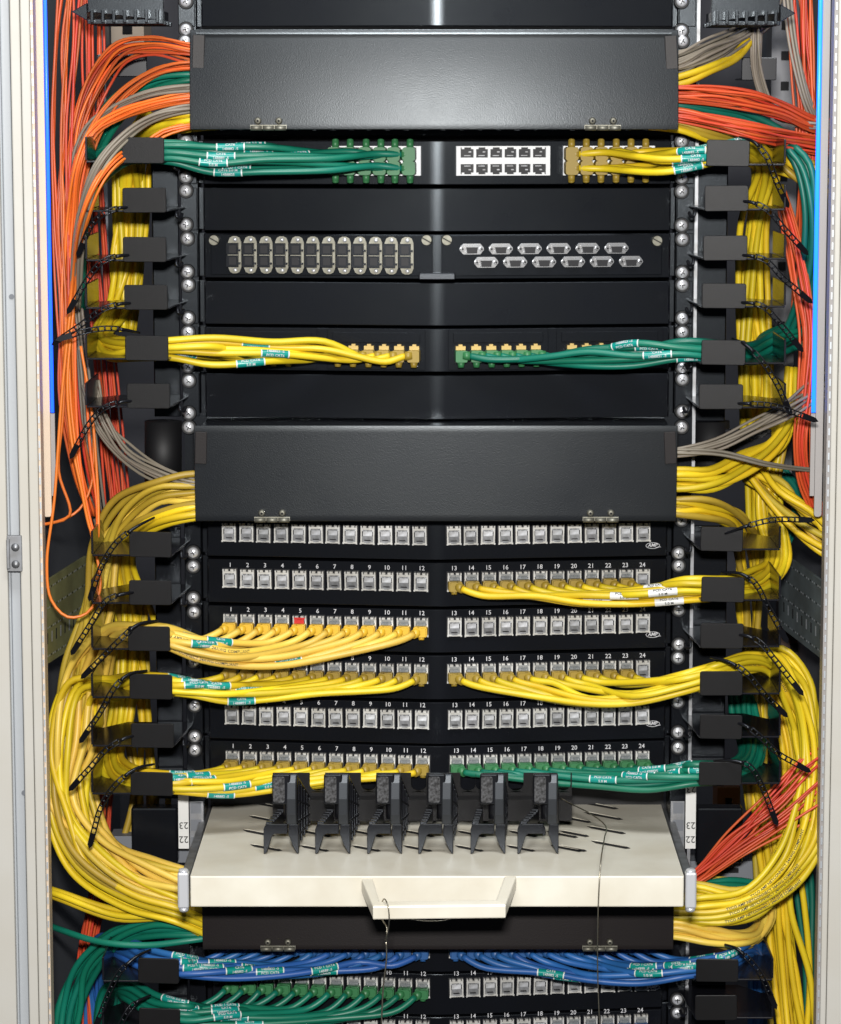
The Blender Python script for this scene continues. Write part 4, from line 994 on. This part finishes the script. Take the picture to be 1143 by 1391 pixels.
gry(8, [(104, 420, 10, 8), (115, 520, 15, 8), (125, 640, 20, 8), (140, 740, 40, 8)], 'grey cord hanging behind the orange loops', 'grey cords behind the orange loops')
cop(5, [(85, 300, 40, 9), (90, 420, 50, 9), (105, 470, 70, 9)], 'teal', 'dark green cord deep behind the hanging orange fibres', 'dark green cords behind orange fibres')
# ---- middle duct, port 1 side
cop(9, [(310, 660, -45, 12, 8), (264, 662, -48, 16, 10), (215, 668, -40, 17, 12), (168, 695, -20, 18, 12), (138, 745, 0, 17, 12), (124, 820, 5, 14, 12), (105, 910, 10, 16, 14), (88, 1000, 5, 14, 14), (84, 1080, -10, 14, 14), (105, 1150, -35, 16, 12), (170, 1205, -55, 18, 12), (250, 1228, -64, 14, 10), (300, 1248, -50, 10)], ['yellow_dull', 'yellow_warm', 'yellow_dull'], 'yellow cord from middle duct round the big loop to the shelf', 'yellow cords of the big loop by port 1')
cop(9, [(310, 690, -55, 9, 8), (264, 693, -60, 12, 10), (222, 703, -55, 13, 10), (185, 725, -25, 14, 10), (165, 770, 40, 20, 10), (180, 850, 60, 26, 10), (190, 980, 60, 28, 10), (196, 1080, 55, 30, 8), (193, 1150, 45, 30, 6)], ['yellow', 'yellow_dull'], 'yellow cord from middle duct dropping behind the ring column', 'yellow cords behind the ring column by port 1')
cop(7, [(150, 745, 20, 14, 8), (140, 830, 20, 12, 8), (125, 900, 15, 14, 10), (110, 1000, 10, 16, 12), (120, 1085, 0, 14), (150, 1150, -20, 14), (205, 1180, -35, 14, 10), (262, 1190, -45, 8, 8)], ['yellow_dull', 'yellow_warm'], 'yellow cord curving under the ring column towards the shelf corner', 'yellow cords towards the shelf corner')
cop(3, [(30, 1203, 60, 8), (75, 1216, -20, 9), (160, 1240, -45, 8), (230, 1243, -55, 6), (290, 1252, -50, 5)], 'yellow', 'yellow cord passing almost level below the big loop', 'level yellow cords below the big loop')
cop(10, [(330, 1262, -45, 8, 8), (272, 1264, -55, 8, 10), (215, 1262, -45, 9, 10), (160, 1275, -20, 14, 12), (118, 1320, 10, 18, 12), (98, 1370, 20, 20), (88, 1430, 20, 20)], 'green', 'thick green cord bending down from the lowest duct', 'green cords of the lowest duct')
cord([P(*p) for p in [(30, 1240, 60), (80, 1262, -10), (140, 1280, -58), (200, 1284, -66), (262, 1277, -70), (310, 1270, -60)]], R6, 'green', 'patch_cable', 'single green cord crossing in front of the thick green bend', 'patch cord')
# ---- upper duct, vermilion side
gry(20, [(870, 92, -40, 10, 8), (922, 88, -46, 17, 10), (965, 70, -30, 16, 10), (1010, 48, 0, 14, 10), (1040, 25, 25, 14), (1060, -30, 40, 12)], 'grey cord fanning out of the upper duct under the organiser', 'grey cords fanning from the upper duct')
gry(7, [(1030, 10, 10, 8), (1028, 55, 0, 9), (1030, 100, 5, 8), (1050, 150, 10, 8), (1080, 165, 0, 8), (1130, 172, -10, 6)], 'grey cord looping past the black bracket near vermilion fibres', 'grey cords looping near vermilion fibres')
cop(2, [(890, 110, -50, 3, 4), (922, 107, -52, 6, 4), (965, 92, -40, 7), (1000, 72, -10, 7), (1030, 30, 20, 6)], 'yellow', 'yellow cord among the fanned grey cords', 'yellow cords among grey cords')
fib(19, [(870, 128, -50, 8, 8), (922, 126, -54, 13, 10), (975, 127, -48, 14, 10), (1025, 138, -40, 14, 10), (1065, 150, -20, 13, 10), (1105, 166, 0, 12, 8), (1150, 176, 20, 12)], 'vermilion', 'vermilion fibre cord in upper of two bundles leaving the duct', 'upper vermilion bundle of the duct')
fib(20, [(870, 152, -50, 6, 8), (922, 154, -56, 10, 10), (975, 164, -52, 12, 10), (1030, 178, -46, 13, 10), (1068, 186, -20, 13, 10), (1108, 194, 0, 13, 8), (1150, 200, 20, 12)], 'vermilion', 'vermilion fibre cord in lower of two bundles leaving the duct', 'lower vermilion bundle of the duct')
cop(3, [(880, 143, -40, 3), (922, 144, -42, 4), (975, 148, -30, 5), (1020, 158, -10, 6), (1070, 190, 0, 8), (1105, 240, 0, 8)], 'teal', 'dark green cord squeezed between the two vermilion bundles', 'dark green cords between vermilion bundles')
cop(6, [(880, 168, -45, 6, 8), (922, 172, -48, 7, 10), (965, 182, -35, 9, 10), (1010, 195, -5, 12, 10), (1050, 210, 10, 16), (1085, 230, 10, 16), (1120, 245, 10, 14)], ['yellow', 'yellow_dull'], 'yellow cord leaving upper duct above the first ring', 'yellow cords leaving the upper duct')
cop(6, [(1050, 205, 20, 14), (1075, 225, 10, 16), (1098, 245, 8, 14), (1130, 262, 20, 12)], ['yellow', 'yellow_dull'], 'yellow cord bending behind the dark green cords by blue light', 'yellow cords behind dark green cords')
cop(6, [(1072, 195, -10, 10, 8), (1094, 225, -15, 10, 8), (1105, 280, -15, 9, 8), (1104, 350, -5, 9), (1095, 420, 20, 12), (1075, 455, 45, 12)], 'teal', 'dark green cord running down beside the blue light', 'dark green cords beside the blue light')
fib(16, [(1085, -30, 20, 20, 12), (1088, 60, 20, 20, 12), (1095, 150, 20, 16, 12), (1100, 230, 20, 14), (1095, 330, 40, 14), (1090, 420, 45, 14)], 'vermilion', 'vermilion fibre cord dropping from the top by the blue light', 'vermilion fibres from the top')
fib(14, [(1058, 255, 30, 8, 8), (1072, 310, 10, 10, 8), (1088, 380, -10, 12, 10), (1098, 450, -15, 11, 10), (1095, 530, -15, 10, 10), (1089, 600, -15, 10, 8), (1095, 655, 0, 10, 8), (1118, 705, 10, 10)], 'vermilion', 'vermilion fibre cord in the tall bundle along the grey post', 'tall vermilion bundle along the post')
gry(4, [(1068, -40, 10, 8), (1080, 60, 5, 8), (1100, 140, 5, 8), (1120, 180, 20, 6)], 'grey cord behind the top of the bright blue light', 'grey cords behind the blue light')
# ---- middle duct, port 24 side
gry(9, [(880, 618, -55, 4, 6), (922, 615, -58, 5, 8), (975, 603, -52, 8, 8), (1025, 580, -46, 9, 8), (1070, 556, -34, 13, 8), (1108, 532, -10, 16, 8), (1150, 512, 10, 20)], 'grey cord rising from middle duct across the vermilion bundle', 'grey cords rising from the middle duct')
gry(3, [(880, 612, -62, 2, 3), (922, 612, -64, 3, 3), (980, 614, -60, 3, 3), (1040, 629, -52, 3, 3), (1100, 637, -10, 2), (1150, 640, 10, 2)], 'grey cord running level from middle duct to the post', 'level grey cords of the middle duct')
cop(10, [(870, 648, -50, 10, 8), (920, 650, -55, 15, 10), (965, 650, -45, 16, 12), (1015, 632, -15, 18, 12), (1055, 600, 15, 14, 12), (1072, 560, 35, 12), (1078, 500, 55, 12)], 'yellow', 'yellow cord rising from middle duct behind the grey cords', 'upper yellow cords of the middle duct')
cop(10, [(870, 688, -50, 9, 8), (920, 690, -56, 13, 10), (960, 692, -48, 14, 12), (1000, 706, -15, 16, 12), (1018, 750, 30, 18, 10), (1020, 820, 45, 18, 10), (1022, 900, 50, 18, 10), (1026, 1000, 50, 18, 10), (1030, 1100, 50, 18)], ['yellow', 'yellow_dull'], 'yellow cord dropping from middle duct behind the ring column', 'yellow cords behind the ring column by port 24')
cop(9, [(1020, 640, 40, 16, 10), (1055, 672, 25, 18, 10), (1090, 705, 10, 22, 10), (1130, 735, 0, 22), (1160, 745, 0, 22)], ['yellow', 'yellow_dull'], 'yellow cord slanting from the ring column to the post', 'slanting yellow cords by the post')
cop(5, [(1060, 560, 50, 12), (1050, 650, 50, 12), (1040, 750, 50, 12)], ['yellow', 'yellow_dull'], 'yellow cord rising straight behind slanting yellow cords', 'straight yellow cords behind slanting ones')
cop(3, [(1060, 640, 60, 5), (1085, 675, 70, 5), (1060, 745, 80, 8), (1045, 765, 80, 5)], 'teal', 'dark green cord behind the slanting yellow cords', 'dark green cords behind slanting yellow cords')
cop(8, [(1035, 905, 30, 14, 10), (1060, 960, 25, 16, 10), (1070, 1040, 20, 16, 10), (1066, 1130, 25, 18, 10), (1068, 1230, 25, 20, 10), (1080, 1330, 25, 22, 10), (1088, 1430, 25, 24)], 'yellow', 'yellow cord falling to the lower picture edge past the fibres', 'falling yellow cords')
cop(7, [(1030, 1060, 45, 16, 8), (1036, 1130, 40, 18, 8), (1048, 1220, 38, 18, 8), (1058, 1310, 30, 18, 8), (1065, 1430, 25, 18)], ['yellow', 'yellow_dull'], 'yellow cord dropping behind the vermilion fan to picture edge', 'yellow cords behind the vermilion fan')
cop(5, [(1098, 960, 40, 8), (1085, 1080, 50, 10), (1090, 1200, 50, 12), (1100, 1300, 45, 10), (1105, 1430, 40, 10)], 'teal', 'dark green cord glimpsed between falling yellow cords', 'dark green cords between falling yellow cords')
fib(19, [(900, 1215, -30, 6, 8), (940, 1196, -30, 10, 8), (1000, 1148, -34, 20, 10), (1060, 1097, -34, 30, 14), (1108, 1058, -26, 36, 14), (1150, 1024, -10, 38)], 'vermilion', 'vermilion fibre cord of the fan rising beside the shelf', 'vermilion fan beside the shelf')
cop(7, [(870, 1212, -45, 8, 6), (945, 1208, -50, 8, 8), (1000, 1215, -50, 10, 8), (1055, 1200, -38, 14, 10), (1095, 1150, -22, 12, 10), (1108, 1080, -10, 10, 10), (1106, 1000, -5, 10), (1090, 930, 0, 12), (1060, 890, 5, 10), (1020, 900, 20, 10)], ['yellow', 'yellow_dull', 'yellow'], 'yellow cord of the outer loop swinging from shelf to ring', 'outer yellow loop by port 24')
wr = cop(4, [(870, 1240, -62, 6, 4), (935, 1245, -66, 7, 4), (985, 1243, -70, 8, 4), (1040, 1222, -66, 9, 5), (1085, 1190, -50, 10, 6), (1112, 1140, -35, 8), (1116, 1060, -25, 6)], 'yellow', 'yellow cord with printed text in front of the outer loop', 'printed yellow cords')
cop(9, [(870, 1262, -58, 9, 8), (920, 1262, -64, 14, 10), (965, 1270, -62, 14, 10), (1005, 1276, -50, 12, 10), (1030, 1268, -25, 10, 10), (1040, 1240, 0, 12, 10), (1020, 1215, 10, 12), (960, 1205, 0, 12)], 'yellow_warm', 'pale yellow cord turning back beneath the printed cords', 'pale yellow cords beneath the shelf')
cop(4, [(880, 1200, -20, 4), (940, 1203, -20, 5), (990, 1200, -10, 6), (1040, 1208, 10, 8)], 'green', 'green cord just under the vermilion fan by the shelf', 'green cords under the vermilion fan')
S = None
for i, (o, sm) in enumerate(wr):
    S = arc_table(sm); j = min(range(len(sm)), key=lambda q: abs(sm[q].x - .315)); wrap(o, sm, .0032, S[j] - .045, .085, None, ['TYCO AMP NETCONNECT 24AWG COMPLIANT'], name='cable_print', ink='ink')
cop(5, [(160, 1285, 20, 10), (190, 1283, 10, 6), (222, 1278, 0, 4)], 'blue', 'blue cord end above the blue bundle by the green bend', 'short blue cords by the green bend')
# ------------------------------------------------------------------ ladder straps
def strap(pts, label):
    sm = catmull([P(*p) for p in pts], 10); S = arc_table(sm); w = .0023
    bm = B(); L = S[-1]; fr = frames(sm)
    def samp(s):
        for i in range(len(S) - 1):
            if S[i + 1] >= s: break
        t = (s - S[i]) / max(S[i + 1] - S[i], 1e-9); p = sm[i].lerp(sm[i + 1], t); tt = (sm[i + 1] - sm[i]).normalized()
        v = Vector((0, -DIST, CZ)) - p; v = (v - tt * v.dot(tt)).normalized(); return p, tt, v, tt.cross(v)
    n = max(4, int(L / .0031)); N = [samp(L * k / n) for k in range(n + 1)]
    m0 = int(len(N) * .34)
    tube(bm, [p for p, t, v, b in N[:m0 + 1]], [.0011 + .0007 * k / max(1, m0) for k in range(m0 + 1)], 6)
    for sgn in (-1, 1): tube(bm, [p + b * sgn * w * .9 for p, t, v, b in N[m0:]], .00068, 5)
    s = L * .34
    while s < L - .004:
        p, t, v, b = samp(s); tube(bm, [p - b * w, p + b * w], .0009, 5); s += .0062
    p, t, v, b = N[-1]
    q = [p + t * a + b * c + v * e for e in (-.0007, .0007) for a, c in ((-.002, -w * 1.25), (.010, -w * 1.05), (.014, 0), (.010, w * 1.05), (-.002, w * 1.25))]
    prism(bm, q[:5], v * .0014)
    tag(mesh('strap', bm, 'black_plastic'), label, 'strap', 'black ladder straps on the rings')
sg = 'black ladder strap hanging outward '
for pts, l in [
    ([(190, 283, -85), (165, 282, -100), (142, 290, -104), (125, 305, -100), (112, 333, -90)], 'over the ring beside blank panel above fibre adapters'),
    ([(190, 348, -85), (165, 347, -102), (140, 355, -106), (122, 375, -104), (101, 410, -98)], 'from the ring beside the silver fibre adapters'),
    ([(190, 413, -85), (168, 412, -102), (140, 420, -106), (112, 440, -104), (86, 458, -98)], 'from ring beneath the fibre adapter ring, tip on orange cords'),
    ([(190, 452, -80), (170, 448, -90), (145, 446, -98), (115, 450, -104), (95, 456, -104)], 'above the ring with yellow cords by orange loops'),
    ([(195, 546, -85), (171, 545, -100), (140, 555, -104), (120, 578, -100), (104, 607, -94)], 'from lowest upper ring across grey cords'),
    ([(210, 703, -90), (185, 716, -104), (160, 735, -108), (140, 765, -104), (127, 800, -96)], 'above ring beside the topmost port 1 panel'),
    ([(195, 804, -85), (172, 806, -102), (145, 815, -106), (125, 845, -104), (106, 875, -96)], 'from the ring above pale yellow cords'),
    ([(215, 843, -90), (188, 848, -102), (162, 870, -112), (140, 892, -104), (122, 910, -96)], 'across ring with the pale yellow cords'),
    ([(200, 911, -90), (175, 916, -104), (155, 935, -112), (138, 965, -104), (118, 995, -96)], 'across ring with yellow cords below the pale ones'),
    ([(195, 998, -85), (172, 1002, -102), (145, 1018, -106), (125, 1040, -104), (105, 1062, -96)], 'from the ring beside empty ports above green plugs'),
    ([(210, 1038, -90), (185, 1044, -104), (158, 1065, -112), (138, 1095, -104), (126, 1135, -96)], 'across ring beside the shelf, reaching the dark orange fibres'),
    ([(205, 1290, -90), (185, 1300, -104), (165, 1318, -108), (150, 1345, -104), (134, 1385, -96)], 'from ring with blue cords by the green bend'),
    ([(205, 1352, -90), (182, 1364, -104), (166, 1388, -108), (160, 1410, -104)], 'from ring with green cords at picture edge'),
    ([(1005, 186, -90), (1025, 193, -104), (1043, 215, -108), (1053, 242, -104), (1064, 266, -96)], 'across ring with yellow cords under the vermilion bundles'),
    ([(995, 275, -85), (1018, 274, -102), (1042, 284, -106), (1065, 310, -104), (1086, 333, -96)], 'from ring just below yellow cords, over vermilion fibres'),
    ([(995, 347, -85), (1016, 347, -102), (1040, 353, -106), (1062, 376, -104), (1090, 400, -96)], 'from the ring beside the chrome sockets'),
    ([(995, 412, -85), (1014, 411, -102), (1037, 416, -106), (1060, 440, -104), (1080, 464, -96)], 'from ring above the green gold-panel cords'),
    ([(995, 460, -85), (1013, 468, -102), (1035, 490, -106), (1055, 520, -104), (1068, 548, -96)], 'across ring with the green gold-panel cords'),
    ([(990, 549, -85), (1010, 548, -102), (1050, 551, -104), (1094, 566, -96)], 'from lowest upper ring to the vermilion bundle'),
    ([(985, 725, -98), (1010, 716, -106), (1050, 706, -106), (1088, 706, -100)], 'sticking out level over the slanting yellow cords'),
    ([(980, 778, -90), (1006, 779, -104), (1026, 792, -108), (1042, 822, -104), (1062, 858, -96)], 'across ring with white-labelled yellow cords'),
    ([(990, 864, -85), (1012, 863, -102), (1032, 872, -106), (1052, 895, -108), (1080, 930, -104)], 'from ring beside empty ports, reaching the outer loop'),
    ([(965, 893, -95), (988, 898, -106), (1012, 912, -112), (1036, 940, -108), (1058, 962, -100)], 'across ring where the yellow loop begins'),
    ([(990, 983, -85), (1010, 984, -102), (1032, 1000, -106), (1055, 1022, -104), (1086, 1040, -98)], 'from ring above the green shelf cords'),
    ([(970, 1034, -92), (993, 1033, -104), (1018, 1040, -108), (1034, 1065, -104), (1050, 1105, -98)], 'across ring with green shelf cords, over vermilion fan'),
    ([(985, 1283, -88), (1003, 1290, -102), (1030, 1318, -106), (1048, 1355, -100)], 'from ring with blue cords by falling yellow cords')]:
    strap(pts, sg + l)
# ------------------------------------------------------------------ thin wires
cord([P(*p) for p in [(519, 1226, -254), (522, 1221, -257), (527, 1229, -266), (529, 1250, -266), (526, 1272, -262), (524, 1281, -262), (526, 1262, -264), (519, 1249, -250)]], .0006, 'steel_wire', 'wire', 'thin wire looped round the shelf handle', 'wire')
cord([P(*p) for p in [(524.5, 1276, -262), (525.5, 1300, -262), (521, 1340, -262), (518, 1400, -262)]], .0008, 'steel_wire', 'wire', 'twisted wire hanging down from the loop on shelf handle', 'wire')
cord([P(*p) for p in [(762, 1084, -74), (772, 1090, -80), (800, 1104, -110), (823, 1122, -140), (821, 1140, -170), (816, 1175, -222), (813, 1230, -228), (812, 1310, -226), (815, 1400, -226)]], .0006, 'steel_wire', 'wire', 'thin wire running from slotted bar over the shelf edge', 'wire', sub=6)
cord([P(*p) for p in [(545, 1246, -205), (575, 1251, -205), (605, 1250, -205), (625, 1244, -205)]], .0006, 'steel_wire', 'wire', 'thin wire sagging beneath the shelf handle', 'wire')
# ================================================================== light
w = bpy.data.worlds.new("World"); SC.world = w; w.use_nodes = True
w.node_tree.nodes['Background'].inputs['Color'].default_value = (.75, .85, 1.0, 1); w.node_tree.nodes['Background'].inputs['Strength'].default_value = .05
la = bpy.data.lights.new('flash', 'AREA'); la.shape = 'RECTANGLE'; la.size = .16; la.size_y = .09; la.energy = 90; la.color = (1, .98, .95)
lo = bpy.data.objects.new('flash', la); COL.objects.link(lo); lo.location = (0.0, -DIST - .02, CZ + .22)
lo.rotation_euler = (math.pi / 2 - math.radians(8), 0, 0)
lb = bpy.data.lights.new('ceiling_lamp', 'AREA'); lb.shape = 'RECTANGLE'; lb.size = 1.3; lb.size_y = .5; lb.energy = 34; lb.color = (.95, .98, 1)
lbo = bpy.data.objects.new('ceiling_lamp', lb); COL.objects.link(lbo); lbo.location = (0.0, -1.15, CZ + 1.35); lbo.rotation_euler = (math.radians(22), 0, 0)
SC.view_settings.view_transform = 'Standard'; SC.view_settings.look = 'None'; SC.view_settings.exposure = 0; SC.view_settings.gamma = 1; SC.view_settings.use_curve_mapping = False
SC.cycles.max_bounces = 8; SC.cycles.transparent_max_bounces = 12
